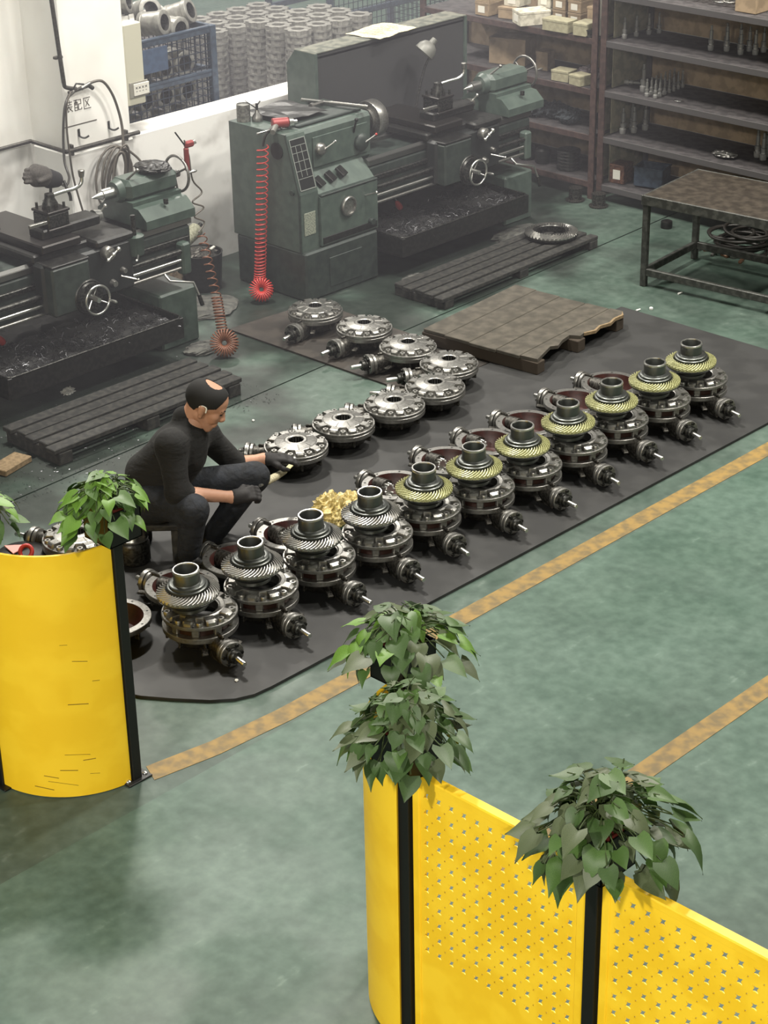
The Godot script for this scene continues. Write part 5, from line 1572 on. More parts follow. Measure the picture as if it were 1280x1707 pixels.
# ---- loose things on machines and floor ----------------------------------------------------
func build_floor_things() -> void:
	var bs := mat("bright_steel", Color.WHITE)
	var ds := mat("dark_steel", Color.WHITE)
	var rp := mat("red_plastic", Color.RED)
	# red coil hose hanging beside the tall lathe
	var t := thing("coil_hose", "red spiral air hose hanging down the side of the tall lathe", "hose")
	var p := []
	for i in 31 * 14 + 1:
		var f := i / (31.0 * 14)
		var h := lerpf(1.0, 0.12, 1.0 - pow(1.0 - f, 1.55))
		var a := TAU * i / 14.0
		p.append(V(8.213 - 0.085 * f * f, h, -9.06 - 0.03 * sin(f * PI)) + V(cos(a) * 0.036, 0, sin(a) * 0.036))
	var g := G.new()
	g.tube(p, 0.0045, 7)
	part(t, "spiral", g, rp)
	part(t, "floor_coil", ring_coil(V(8.08, 0.09, -8.99), 0.047, 0.031, 24, 0.0045), rp)
	part(t, "hose_end", G.new().tube(smooth([V(8.215, 1.0, -9.06), V(8.225, 1.06, -9.05), V(8.27, 1.1, -9.045), V(8.3, 1.115, -9.045)], 5), 0.009, 8), mat("hose_black", Color.WHITE))
	# air gun on the end cover
	t = thing("air_gun", "grey and red air impact gun lying on the tall lathe cabinet", "air tool", V(8.335, 1.086, -9.04), -0.5)
	part(t, "body", G.new().cyl(V(-0.04, 0.04, 0), V(0.07, 0.042, 0), 0.036, 0.032, 16, 0.006), mat("gun_red", Color(0.5, 0.2, 0.2), 0.4, 0.2))
	part(t, "nose", G.new().cyl(V(0.07, 0.042, 0), V(0.1, 0.042, 0), 0.034, 0.026, 16).cyl(V(0.1, 0.042, 0), V(0.125, 0.042, 0), 0.012, -1, 8), bs)
	part(t, "handle", G.new().cyl(V(-0.02, 0.03, 0.02), V(-0.07, 0.022, 0.13), 0.019, 0.017, 12), mat("lamp_grey", Color.GRAY))
	part(t, "trigger", G.new().box(V(0.005, 0.022, 0.05), V(0.012, 0.012, 0.03), 0.003), ds)
	part(t, "lever", G.new().cyl(V(-0.07, 0.012, 0.04), V(-0.16, 0.01, 0.08), 0.006, -1, 8), bs)
	g = G.new()
	g.lathe([[0.0, 0.0], [0.045, 0.0], [0.045, 0.11], [0.043, 0.112], [0.04, 0.112], [0.04, 0.105], [0.0, 0.105]], 22)
	one("metal_can", g, grain("zinc", Color(0.36, 0.36, 0.35), Color(0.5, 0.5, 0.48), 0.5, 0.5, 82, 5.0, 0.03), "plain grey can on the corner of the tall lathe cabinet", "can", "", V(8.33, 1.086, -9.36))
	t = thing("oil_can", "small oil can with a pump top beside the grey can", "oil can", V(8.385, 1.086, -9.29))
	g = G.new()
	g.lathe([[0.0, 0.0], [0.034, 0.0], [0.036, 0.006], [0.034, 0.03], [0.015, 0.055], [0.012, 0.075], [0.0, 0.076]], 18)
	part(t, "body", g, mat("steel", Color.WHITE))
	part(t, "pump", G.new().cyl(V(0, 0.07, 0), V(0, 0.115, 0), 0.009, -1, 10).cyl(V(0, 0.1, 0), V(0.03, 0.125, 0.0), 0.005, -1, 8), ds)
	part(t, "spout", G.new().cyl(V(0, 0.08, 0), V(-0.09, 0.15, -0.01), 0.005, 0.002, 8), ds)
	# tools on the headstock lid
	g = G.new()
	g.cyl(V(0, 0, 0), V(0.12, 0.012, 0.5), 0.013, -1, 12, 0.002)
	one("steel_tube", g, mat("steel", Color.WHITE), "long steel tube lying across the headstock lid", "tube", "", V(8.87, 1.113, -9.38))
	t = thing("chuck_key", "steel T handled chuck key on the headstock lid", "chuck key", V(8.8, 1.11, -9.2), 0.3)
	part(t, "shank", G.new().cyl(V(0, 0.01, 0), V(0.1, 0.01, 0.02), 0.011, -1, 10), mat("steel", Color.WHITE))
	part(t, "cross_bar", G.new().cyl(V(0.1, 0.012, -0.13), V(0.1, 0.012, 0.16), 0.007, -1, 8), bs)
	part(t, "socket", G.new().cyl(V(-0.03, 0.011, -0.003), V(0.0, 0.011, 0), 0.017, -1, 10), mat("steel", Color.WHITE))
	one("rubber_sheet", wavy_sheet(0.36, 0.4, 0.02, 6), mat("oily_black", Color.WHITE), "wrinkled dark rubber sheet over the headstock lid", "sheet", "", V(8.6, 1.11, -9.24))
	# drawing sheet on the guard
	t = thing("paper_sheet", "yellowed folded drawing lying on top of the splash guard", "paper", V(9.75, 1.392, -9.49), 0.12)
	part(t, "sheet", wavy_sheet(0.42, 0.3, 0.012, 8), mat("paper", Color.WHITE))
	g = G.new()
	for i in 9: g.box(V(-0.14 + i * 0.035, 0.014, 0.03 * sin(i * 2.0)), V(0.004, 0.001, 0.16 - 0.01 * i), 0.0, Basis(Vector3.UP, 0.3 * sin(i * 1.7)))
	part(t, "drawing", g, mat("pencil", Color(0.5, 0.48, 0.38), 0.9))
	# red capped brushes in the chip trays
	for q in [[9.46, 0.29, -9.05, "red handled brush stuck in the chips of the tall lathe"], [6.1, 0.29, -9.05, "red handled brush in the chip tray of the lathe by the column"]]:
		t = thing("chip_brush", q[3], "brush", V(q[0], q[1], q[2]), 0.4)
		part(t, "handle", G.new().lathe([[0.0, 0.0], [0.02, 0.0], [0.024, 0.02], [0.018, 0.05], [0.008, 0.07], [0.0, 0.072]], 14, G.along(V(0, 0.0, 0), V(-0.3, 0.6, -0.2))), rp)
		part(t, "stick", G.new().cyl(V(-0.025, 0.055, -0.017), V(-0.06, 0.125, -0.04), 0.006, -1, 8), bs)
	# brown coil hose from the other lathe's tailstock
	t = thing("coil_hose", "brownish spiral hose hanging from the tailstock to the floor", "hose")
	g = G.new()
	g.tube(smooth([V(7.52, 1.2, -9.0), V(7.54, 1.1, -8.99), V(7.55, 0.95, -8.98), V(7.61, 0.86, -8.97), V(7.52, 0.82, -8.96), V(7.6, 0.77, -8.95), V(7.52, 0.73, -8.95), V(7.59, 0.68, -8.94), V(7.53, 0.63, -8.93)], 6), 0.0055, 7)
	part(t, "lead", g, mat("hose_grey", Color.WHITE))
	p = helix(V(7.55, 0.62, -8.93), V(7.43, 0.3, -8.68), 0.028, 9, 12)
	p.append_array(helix(V(7.43, 0.3, -8.68), V(7.36, 0.1, -8.56), 0.032, 13, 12))
	part(t, "spiral", G.new().tube(p, 0.004, 7), mat("orange_plastic", Color.RED))
	part(t, "floor_coil", ring_coil(V(7.3, 0.085, -8.48), 0.052, 0.034, 26, 0.0045), mat("orange_plastic", Color.RED))
	t = thing("spray_gun", "red grip air gun hung on the tailstock handwheel", "air gun", V(7.53, 1.02, -9.0))
	part(t, "grip", G.new().box(V(0, 0.06, 0), V(0.03, 0.15, 0.035), 0.01), mat("gun_red", Color.RED))
	part(t, "body", G.new().box(V(0.025, 0.15, 0), V(0.07, 0.04, 0.035), 0.01), mat("gun_red", Color.RED))
	part(t, "tip", G.new().cyl(V(-0.01, 0.15, 0), V(-0.07, 0.24, -0.01), 0.005, -1, 8), ds)
	part(t, "button", G.new().cyl(V(0.05, 0.15, 0), V(0.07, 0.16, 0.01), 0.014, -1, 10), bs)
	# rag over the tailstock
	one("work_rag", lump(V(0.1, 0.03, 0.12), 7, 0.22, 130), mat("oily_black", Color.WHITE), "dark oily rag draped over the tailstock by the column", "rag", "", V(7.3, 1.075, -9.05))
	# clutter between the lathes
	t = thing("cloth_roll", "pale rolled cloth leaning on the wall between the lathes", "roll", V(8.02, 0.14, -9.74))
	part(t, "roll", G.new().cyl(V(-0.08, 0.06, 0.02), V(0.2, 0.16, -0.02), 0.05, -1, 16, 0.008), grain("roll_pale", Color(0.5, 0.5, 0.42), Color(0.68, 0.68, 0.6), 0.85, 0.0, 83, 6.0, 0.03))
	part(t, "roll_core", G.new().cyl(V(0.2, 0.16, -0.02), V(0.24, 0.175, -0.025), 0.02, -1, 10), ds)
	g = G.new()
	g.lathe([[0.0, 0.0], [0.12, 0.0], [0.125, 0.01], [0.14, 0.24], [0.145, 0.25], [0.135, 0.25], [0.12, 0.03], [0.0, 0.03]], 26)
	t = thing("steel_drum", "black oily drum standing between the two lathes", "drum", V(8.02, 0, -9.5))
	part(t, "shell", g, mat("oily_black", Color.WHITE))
	part(t, "contents", lump(V(0.11, 0.05, 0.11), 5, 0.4, 131).at(Vector3.ZERO), mat("cast_iron", Color.WHITE)).position.y = 0.22
	part(t, "paper_scrap", G.new().box(V(0.05, 0.275, 0.06), V(0.04, 0.012, 0.02), 0.003, Basis(Vector3.BACK, 0.3)), mat("sticker_white", Color.WHITE))
	g = lump(V(0.08, 0.06, 0.08), 5, 0.4, 132)
	one("work_rag", g, grain("rag_brown", Color(0.22, 0.18, 0.13), Color(0.34, 0.29, 0.22), 0.9, 0.0, 84, 8.0, 0.03), "brown crumpled rag on top of the clutter behind the tailstock", "rag", "", V(7.86, 0.06, -9.62))
	for q in [[7.75, 0.0, -9.2, 0.25, 0.025, 0.2, 140, "broken concrete lump by the right foot of the lathe at the column"], [7.28, 0.0, -8.66, 0.13, 0.03, 0.09, 141, "pale rubble at the foot of the lathe by the column"], [9.05, 0.0, -8.55, 0.1, 0.02, 0.05, 142, "small pale rubble at the base of the tall lathe"], [10.2, 0.0, -8.62, 0.22, 0.04, 0.12, 143, "pale plaster footing below the tall lathe tray"]]:
		g = lump(V(q[3], q[4], q[5]), 5, 0.25, q[6])
		one("concrete_lump", g, mat("concrete", Color.WHITE), q[7], "rubble", "", V(q[0], q[1] + 0.01, q[2]))
	# gloves drying on the tool post
	t = thing("work_glove", "grey work glove with a dark cuff stuck on the tool post handle", "glove")
	g = G.new()
	var wr := V(6.62, 1.15, -9.1)
	var dr := V(-0.72, 0.28, 0.1).normalized()
	var sd := V(0.1, 0.3, 0.9).cross(dr).normalized()
	var bones := [[wr + dr * 0.05, wr + dr * 0.17, 0.045, 0.05], [wr + dr * 0.1 + sd * 0.02, wr + dr * 0.17 + sd * 0.03, 0.04, 0.04], [wr + dr * 0.1 - sd * 0.02, wr + dr * 0.17 - sd * 0.03, 0.04, 0.035]]
	for i in 4: bones.append([wr + dr * 0.17 + sd * (0.036 - i * 0.024), wr + dr * (0.27 - absf(i - 1.2) * 0.012) + sd * (0.034 - i * 0.024) + V(0, -0.02, 0), 0.014, 0.011])
	bones.append([wr + dr * 0.1 + V(0, 0.0, 0.04), wr + dr * 0.19 + V(0, -0.03, 0.06), 0.015, 0.012])
	sdf_mesh(g, bones, 0.012, 0.007)
	part(t, "hand", g, grain("glove_grey", Color(0.17, 0.16, 0.155), Color(0.27, 0.255, 0.245), 0.9, 0.0, 85, 12.0, 0.03))
	g = G.new()
	sdf_mesh(g, [[wr, wr + dr * 0.06, 0.04, 0.05], [wr + sd * 0.012, wr + dr * 0.06 + sd * 0.02, 0.04, 0.045]], 0.01, 0.008)
	part(t, "cuff", g, mat("cuff_navy", Color(0.09, 0.085, 0.1), 0.9))
	one("post_rod", G.new().cyl(V(6.585, 1.06, -9.12), V(6.585, 1.16, -9.1), 0.009, -1, 8), ds, "dark rod standing on the tool post under the glove", "rod")
	one("chain_strap", G.new().tube(smooth([V(6.66, 1.13, -9.08), V(6.655, 1.09, -9.05), V(6.665, 1.05, -9.04), V(6.66, 1.02, -9.03)], 4), 0.01, 8), mat("oily_black", Color.WHITE), "black strap hanging from the glove cuff", "strap")
	# grease tray
	t = thing("grease_tray", "green tray heaped with yellow grease between the gears", "tray", V(6.13, 0.016, -6.33), 0.2)
	g = G.new()
	g.box(V(0, 0.006, 0), V(0.3, 0.01, 0.24), 0.003)
	for s in [-1, 1]:
		g.box(V(s * 0.15, 0.045, 0), V(0.01, 0.09, 0.25), 0.003, Basis(Vector3.BACK, -s * 0.2))
		g.box(V(0, 0.045, s * 0.12), V(0.31, 0.09, 0.01), 0.003, Basis(Vector3.RIGHT, s * 0.2))
	part(t, "tray_body", g, mat("tray_green", Color(0.05, 0.16, 0.12), 0.35))
	var gm := grain("grease", Color(0.64, 0.56, 0.33), Color(0.74, 0.68, 0.46), 0.4, 0.0, 86, 8.0, 0.04)
	for q in [[-0.04, 0.1, -0.01, 0.105, 0.085, 0.09, 150], [0.06, 0.1, 0.03, 0.08, 0.06, 0.075, 151], [-0.1, 0.09, 0.03, 0.06, 0.045, 0.06, 152]]:
		part(t, "grease_heap", lump(V(q[3], q[4], q[5]), 8, 0.5, q[6]), gm, "lumpy yellow grease").position = V(q[0], q[1], q[2])
	part(t, "scraper", G.new().box(V(-0.16, 0.11, -0.03), V(0.1, 0.006, 0.03), 0.002, Basis(Vector3.UP, 0.3) * Basis(Vector3.BACK, 0.2)), mat("sticker_white", Color.WHITE))
	# by the fence: black lid with a red key tag
	t = thing("black_lid", "black round lid with a red clip and pink tag behind the curved fence sheet", "lid", V(4.8, 0.016, -7.16))
	g = G.new()
	g.lathe([[0.0, 0.0], [0.13, 0.0], [0.14, 0.015], [0.14, 0.06], [0.12, 0.075], [0.0, 0.08]], 28)
	part(t, "lid_body", g, mat("oily_black", Color.WHITE))
	part(t, "pink_tag", G.new().prism(PackedVector2Array([Vector2(-0.05, 0.0), Vector2(0.06, -0.02), Vector2(-0.03, -0.1)]), 0.085, 0.09), mat("tag_pink", Color(0.8, 0.55, 0.52), 0.7))
	part(t, "red_clip", G.new().tube(arc(V(-0.01, 0.1, 0.05), 0.03, 0, TAU * 15 / 16, 15, V(0.7, 0.3, 0.3).normalized(), V(0, 0.8, -0.5).normalized()), 0.011, 8, true), rp)
	# timber offcut and litter
	t = thing("wood_board", "short raw timber board lying beside the black pallet end", "board", V(5.46, 0, -8.16), 0.25)
	part(t, "board", G.new().box(V(0, 0.018, 0), V(0.22, 0.035, 0.12), 0.004), mat("raw_wood", Color.WHITE))
	var lit := [[9.645, -7.022, "round white cap on the green floor beside the mat's far edge", 0], [9.572, -7.072, "white paper stub on the floor next to the round white cap", 1], [9.997, -7.055, "white paper stub near the steel table leg", 1], [6.75, -7.631, "white pellet on the bare floor before the worker", 2], [6.3, -8.74, "crumpled white paper on the dirty floor below the lathe tray", 3], [6.14, -8.6, "white paper stub on the dirty floor behind the black pallet", 1], [4.78, -5.6, "tiny white pellet on the mat before the first carrier", 2]]
	for q in lit:
		var m := mat("litter_white", Color(0.82, 0.82, 0.8), 0.7)
		match q[3]:
			0: g = G.new().lathe([[0.0, 0.0], [0.011, 0.0], [0.012, 0.003], [0.012, 0.012], [0.009, 0.015], [0.0, 0.015]], 16)
			1: g = G.new().cyl(V(-0.018, 0.006, 0), V(0.018, 0.006, 0.004), 0.006, 0.005, 10)
			2: g = lump(V(0.008, 0.006, 0.007), 3, 0.4, 160)
			3: g = lump(V(0.04, 0.016, 0.03), 5, 0.9, 161)
		var h := 0.0
		if q[1] > -7.1 and q[0] < 9.5: h = 0.016
		one("litter", g, m, q[2], "litter", "", V(q[0], h + (0.012 if q[3] == 3 else 0.005 if q[3] == 2 else 0.0), q[1]))
	g = G.new()
	rng.seed = 33
	for i in 1500:
		var c := V(rng.randf_range(5.0, 7.1), 0.002, rng.randf_range(-8.75, -7.75))
		var a := rng.randf() * TAU
		var d := V(cos(a), 0.2, sin(a)) * rng.randf_range(0.004, 0.014)
		g.tri(c, c + d, c + d.cross(Vector3.UP) * 0.5 + V(0, 0.003, 0), Vector3.UP)
	var sw := one("floor_swarf", g, mat("swarf_steel", Color.WHITE), "fine metal chips trodden into the floor round the black pallet", "swarf")
	sw.set_meta("kind", "stuff")

func wavy_sheet(w: float, l: float, amp: float, k: int) -> G:
	var nn := FastNoiseLite.new()
	nn.seed = 17
	nn.frequency = 5.0
	var g := G.new()
	var top := func(i, j): return V(-w / 2 + w * i / k, amp * (0.6 + nn.get_noise_2d(w * i / k, l * j / k)), -l / 2 + l * j / k)
	for i in k:
		for j in k:
			var a: Vector3 = top.call(i, j)
			var b: Vector3 = top.call(i + 1, j)
			var c: Vector3 = top.call(i + 1, j + 1)
			var d: Vector3 = top.call(i, j + 1)
			g.tri(a, b, c, Vector3.UP); g.tri(a, c, d, Vector3.UP)
			var o := V(0, -0.002, 0)
			g.tri(a + o, b + o, c + o, Vector3.DOWN); g.tri(a + o, c + o, d + o, Vector3.DOWN)
	return g

func ring_coil(c: Vector3, r: float, q: float, turns: int, w: float) -> G:
	# a spiral hose bent round into a ring that stands on the floor, its face turned up
	var f := V(-0.6, 0.42, 0.68).normalized()
	var u := V(0.72, 0.06, 0.69)
	u = (u - f * u.dot(f)).normalized()
	var v := f.cross(u)
	var p := []
	for i in turns * 12:
		var a := TAU * i / (turns * 12)
		var b := TAU * i / 12.0
		p.append(c + (u * cos(a) + v * sin(a)) * (r + q * cos(b)) + u.cross(v) * q * sin(b))
	return G.new().tube(p, w, 7)

# ---- surfaces from tapered capsules --------------------------------------------------------
func sdf_mesh(g: G, bones: Array, k: float, cell: float, cut = null) -> void:
	# joins capsules [a, b, ra, rb] smoothly and meshes the field as surface nets
	var lo := Vector3.ONE * 1e9
	var hi := -lo
	for b in bones:
		for e in [[b[0], b[2]], [b[1], b[3]]]:
			lo = lo.min(e[0] - Vector3.ONE * e[1]); hi = hi.max(e[0] + Vector3.ONE * e[1])
	lo -= Vector3.ONE * cell * 3.0
	hi += Vector3.ONE * cell * 3.0
	var d := ((hi - lo) / cell).ceil()
	var nx := int(d.x) + 1
	var ny := int(d.y) + 1
	var nz := int(d.z) + 1
	var f := PackedFloat32Array()
	f.resize(nx * ny * nz)
	f.fill(0.1)
	for b in bones:
		var a: Vector3 = b[0]
		var ab: Vector3 = b[1] - a
		var l2 := maxf(ab.length_squared(), 1e-9)
		var ra: float = b[2]
		var rb: float = b[3]
		var m := maxf(ra, rb) + k + cell * 2.0
		var i0 := ((a.min(b[1]) - Vector3.ONE * m - lo) / cell).floor().max(Vector3.ZERO)
		var i1 := ((a.max(b[1]) + Vector3.ONE * m - lo) / cell).ceil().min(Vector3(nx - 1, ny - 1, nz - 1))
		for iz in range(int(i0.z), int(i1.z) + 1):
			for iy in range(int(i0.y), int(i1.y) + 1):
				var o := (iz * ny + iy) * nx
				for ix in range(int(i0.x), int(i1.x) + 1):
					var p := lo + Vector3(ix, iy, iz) * cell - a
					var t := clampf(p.dot(ab) / l2, 0.0, 1.0)
					var v := (p - ab * t).length() - ra - (rb - ra) * t
					var u := f[o + ix]
					var h := maxf(k - absf(u - v), 0.0) / k
					f[o + ix] = minf(u, v) - h * h * k * 0.25
	if cut != null:
		for iz in nz:
			for iy in ny:
				for ix in nx:
					var i := (iz * ny + iy) * nx + ix
					if f[i] < cell * 2.0: f[i] = cut.call(lo + Vector3(ix, iy, iz) * cell, f[i])
	var at := {}
	var vs := PackedVector3Array()
	var ns := PackedVector3Array()
	var off := [0, 1, nx, nx + 1, nx * ny, nx * ny + 1, nx * ny + nx, nx * ny + nx + 1]
	var crn := [V(0, 0, 0), V(1, 0, 0), V(0, 1, 0), V(1, 1, 0), V(0, 0, 1), V(1, 0, 1), V(0, 1, 1), V(1, 1, 1)]
	var eds := [[0, 1], [2, 3], [4, 5], [6, 7], [0, 2], [1, 3], [4, 6], [5, 7], [0, 4], [1, 5], [2, 6], [3, 7]]
	for iz in nz - 1:
		for iy in ny - 1:
			var row := (iz * ny + iy) * nx
			for ix in nx - 1:
				var i := row + ix
				var c0 := f[i]
				if c0 > cell * 2.0 or c0 < -cell * 2.0: continue
				var neg := 0
				for q in off:
					if f[i + q] < 0.0: neg += 1
				if neg == 0 or neg == 8: continue
				var s := Vector3.ZERO
				var n := 0
				for e in eds:
					var a := f[i + off[e[0]]]
					var b := f[i + off[e[1]]]
					if (a < 0.0) != (b < 0.0):
						s += crn[e[0]].lerp(crn[e[1]], a / (a - b))
						n += 1
				s /= n
				at[i] = vs.size()
				vs.append(lo + (Vector3(ix, iy, iz) + s) * cell)
				var gx := (f[i + 1] + f[i + off[3]] + f[i + off[5]] + f[i + off[7]]) - (f[i] + f[i + off[2]] + f[i + off[4]] + f[i + off[6]])
				var gy := (f[i + off[2]] + f[i + off[3]] + f[i + off[6]] + f[i + off[7]]) - (f[i] + f[i + off[1]] + f[i + off[4]] + f[i + off[5]])
				var gz := (f[i + off[4]] + f[i + off[5]] + f[i + off[6]] + f[i + off[7]]) - (f[i] + f[i + off[1]] + f[i + off[2]] + f[i + off[3]])
				ns.append(Vector3(gx, gy, gz).normalized())
	var st := [1, nx, nx * ny]
	for i in at:
		for ax in 3:
			var j: int = i + st[ax]
			if (f[i] < 0.0) == (f[j] < 0.0): continue
			var u: int = st[(ax + 1) % 3]
			var w: int = st[(ax + 2) % 3]
			if not (at.has(i - u) and at.has(i - w) and at.has(i - u - w)): continue
			var q := [at[i], at[i - u], at[i - u - w], at[i - w]]
			var pn: Vector3 = (vs[q[2]] - vs[q[0]]).cross(vs[q[3]] - vs[q[1]])
			if pn.dot(ns[q[0]] + ns[q[2]]) < 0.0: q.reverse()
			g.t3(vs[q[0]], vs[q[1]], vs[q[2]], ns[q[0]], ns[q[1]], ns[q[2]])
			g.t3(vs[q[0]], vs[q[2]], vs[q[3]], ns[q[0]], ns[q[2]], ns[q[3]])

func hand_bones(at: Vector3, b: Basis, curl: float, flip: float, grow := 0.0) -> Array:
	# palm from the wrist along +z, back of the hand +y, thumb towards +x * flip; curl bends the fingers down
	var xf := Transform3D(b, at)
	var out := []
	for s in [-0.026, -0.009, 0.009, 0.026]:
		out.append([xf * V(s * 0.75, 0, 0.0), xf * V(s, 0.004, 0.08), 0.017 + grow, 0.0135 + grow])
	var len := [0.07, 0.082, 0.076, 0.058]
	for i in 4:
		var x: float = flip * (0.031 - i * 0.0205)
		var p := V(x, 0.003, 0.085)
		var ang := curl * 0.5
		var seg := [0.45, 0.32, 0.23]
		for j in 3:
			var q: Vector3 = p + V(flip * (0.003 - 0.002 * i), -sin(ang), cos(ang)) * len[i] * seg[j]
			out.append([xf * p, xf * q, 0.0098 - j * 0.001 + grow, 0.0092 - j * 0.001 + grow])
			p = q
			ang += curl * (0.55 + 0.1 * i)
	var tp := [V(flip * 0.026, -0.006, 0.018), V(flip * 0.05, -0.016, 0.048), V(flip * 0.054, -0.026 - 0.01 * curl, 0.075), V(flip * (0.05 - 0.012 * curl), -0.034 - 0.012 * curl, 0.1)]
	for j in 3: out.append([xf * tp[j], xf * tp[j + 1], 0.0145 - j * 0.002 + grow, 0.0125 - j * 0.0018 + grow])
	return out

func build_worker() -> void:
	var t := thing("person", "seated man in black sweater and dark jeans greasing a gear with gloved hands", "person")
	var D := V(0.714, 0, -0.7)
	var R := V(0.7, 0, 0.714)
	var J := {
		"hipR": V(5.307, 0.327, -6.744), "hipL": V(5.467, 0.30, -6.81), "knR": V(5.32, 0.358, -6.474), "anR": V(5.325, 0.075, -6.535),
		"knL": V(5.754, 0.363, -6.517), "anL": V(5.551, 0.065, -6.61), "shR": V(5.345, 0.635, -6.635), "shL": V(5.645, 0.56, -6.755), "neck": V(5.505, 0.66, -6.69),
		"elR": V(5.298, 0.428, -6.554), "wrR": V(5.549, 0.352, -6.44), "haR": V(5.64, 0.357, -6.39), "elL": V(5.776, 0.375, -6.68), "wrL": V(5.9, 0.385, -6.596), "haL": V(5.989, 0.372, -6.534),
		"waist": V(5.375, 0.38, -6.785), "chest": V(5.455, 0.55, -6.715),
	}
	# head frame: looks along the image right and down
	var fw := (R * 0.8 + V(0, -0.52, 0) + D * -0.06).normalized()
	var sd := -D
	sd = (sd - fw * sd.dot(fw)).normalized()
	var up := fw.cross(sd).normalized()
	if up.y < 0.0: up = -up
	var hx := Transform3D(Basis(sd, up, sd.cross(up)), V(5.57, 0.772, -6.632))
	if hx.basis.z.dot(fw) < 0.0: hx = Transform3D(Basis(-sd, up, (-sd).cross(up)), hx.origin)
	var skin := mat("skin", Color(0.66, 0.49, 0.395), 0.6)
	# body: one continuous surface under the clothes
	var body := [
		[J.neck + V(0, -0.03, 0), hx * V(0, -0.04, -0.005), 0.05, 0.05], [J.chest, J.neck, 0.115, 0.07], [J.waist, J.chest, 0.115, 0.12], [J.shR, J.shL, 0.065, 0.065], [J.hipR, J.hipL, 0.09, 0.09], [J.waist, J.hipR, 0.1, 0.08], [J.waist, J.hipL, 0.1, 0.08],
		[J.shR, J.elR, 0.05, 0.04], [J.elR, J.wrR, 0.041, 0.027], [J.shL, J.elL, 0.05, 0.036], [J.elL, J.wrL, 0.037, 0.025], [J.wrR, J.wrR.lerp(J.haR, 0.3), 0.022, 0.01], [J.wrL, J.wrL.lerp(J.haL, 0.3), 0.022, 0.01],
		[J.hipR, J.knR, 0.075, 0.055], [J.knR, J.anR, 0.052, 0.036], [J.hipL, J.knL, 0.075, 0.055], [J.knL, J.anL, 0.052, 0.036],
	]
	var g := G.new()
	sdf_mesh(g, body, 0.035, 0.013)
	var head := [
		[V(0, 0.035, -0.035), V(0, 0.04, 0.015), 0.079, 0.076], [V(-0.012, 0.03, -0.01), V(0.012, 0.03, -0.01), 0.074, 0.074], [V(0, 0.045, 0.03), V(0, 0.0, 0.045), 0.052, 0.05], [V(0, -0.02, 0.03), V(0, -0.07, 0.04), 0.056, 0.044],
		[V(-0.045, -0.045, -0.005), V(-0.012, -0.088, 0.058), 0.026, 0.022], [V(0.045, -0.045, -0.005), V(0.012, -0.088, 0.058), 0.026, 0.022], [V(-0.008, -0.09, 0.064), V(0.008, -0.09, 0.064), 0.022, 0.022],
		[V(0, 0.012, 0.09), V(0, -0.02, 0.106), 0.008, 0.0125], [V(-0.011, -0.026, 0.097), V(0.011, -0.026, 0.097), 0.0095, 0.0095], [V(-0.036, 0.027, 0.076), V(0.036, 0.027, 0.076), 0.012, 0.012],
		[V(-0.038, -0.014, 0.058), V(-0.03, -0.03, 0.062), 0.026, 0.026], [V(0.038, -0.014, 0.058), V(0.03, -0.03, 0.062), 0.026, 0.026], [V(-0.018, -0.053, 0.087), V(0.018, -0.053, 0.087), 0.0085, 0.0085], [V(-0.014, -0.064, 0.085), V(0.014, -0.064, 0.085), 0.009, 0.009],
		[V(-0.079, 0.008, -0.008), V(-0.077, -0.034, 0.0), 0.0125, 0.0095], [V(0.079, 0.008, -0.008), V(0.077, -0.034, 0.0), 0.0125, 0.0095], [V(-0.082, 0.012, -0.018), V(-0.082, -0.015, -0.014), 0.011, 0.009], [V(0.082, 0.012, -0.018), V(0.082, -0.015, -0.014), 0.011, 0.009], [V(0, -0.04, -0.025), V(0, -0.1, -0.03), 0.058, 0.05],
	]
	g.x = hx
	sdf_mesh(g, head, 0.014, 0.0045)
	g.x = Transform3D.IDENTITY
	part(t, "body", g, skin)
	# hair: thin cap with a bald crown and temples
	g = G.new()
	g.x = hx
	sdf_mesh(g, [[V(0, 0.035, -0.035), V(0, 0.04, 0.015), 0.084, 0.081], [V(-0.012, 0.03, -0.01), V(0.012, 0.03, -0.01), 0.0785, 0.0785]], 0.014, 0.005, func(p: Vector3, d: float) -> float:
		d = maxf(d, p.z - 0.052 - (p.y - 0.05) * 0.35)
		d = maxf(d, -(p.y + 0.052 + (p.z + 0.03) * 0.55))
		if p.z > -0.035: d = maxf(d, 0.012 - p.y - (p.z + 0.0) * -0.5)
		d = maxf(d, 0.046 - (p - Vector3(0.004, 0.126, -0.02)).length())
		return d)
	part(t, "hair", g, mat("hair_black", Color(0.03, 0.027, 0.025), 0.85))
	for s in [-1, 1]:
		g = G.new()
		g.x = hx
		g.tube([V(s * 0.02, 0.03, 0.092), V(s * 0.034, 0.034, 0.087), V(s * 0.048, 0.028, 0.076)], 0.0045, 6)
		part(t, "eyebrow", g, mat("hair_black", Color.BLACK))
		g = G.new()
		g.x = hx
		g.tube([V(s * 0.02, 0.009, 0.087), V(s * 0.032, 0.007, 0.087), V(s * 0.043, 0.008, 0.08)], 0.004, 6)
		part(t, "eye", g, mat("eye_dark", Color(0.08, 0.05, 0.04), 0.4))
	g = G.new()
	g.x = hx
	g.tube([V(-0.02, -0.0585, 0.091), V(0, -0.058, 0.0955), V(0.02, -0.0585, 0.091)], 0.003, 6)
	part(t, "lips", g, mat("lip", Color(0.42, 0.22, 0.19), 0.5))
	# white wire of a hearing piece over the near ear
	g = G.new()
	g.x = hx
	var es := 1.0 if (hx.basis.x.dot(-D) > 0.0) else -1.0
	g.tube(smooth([V(es * 0.086, 0.0, 0.012), V(es * 0.088, 0.022, 0.004), V(es * 0.088, 0.025, -0.016), V(es * 0.087, 0.01, -0.028)], 4), 0.004, 6)
	part(t, "ear_piece", g, mat("sticker_white", Color.WHITE))
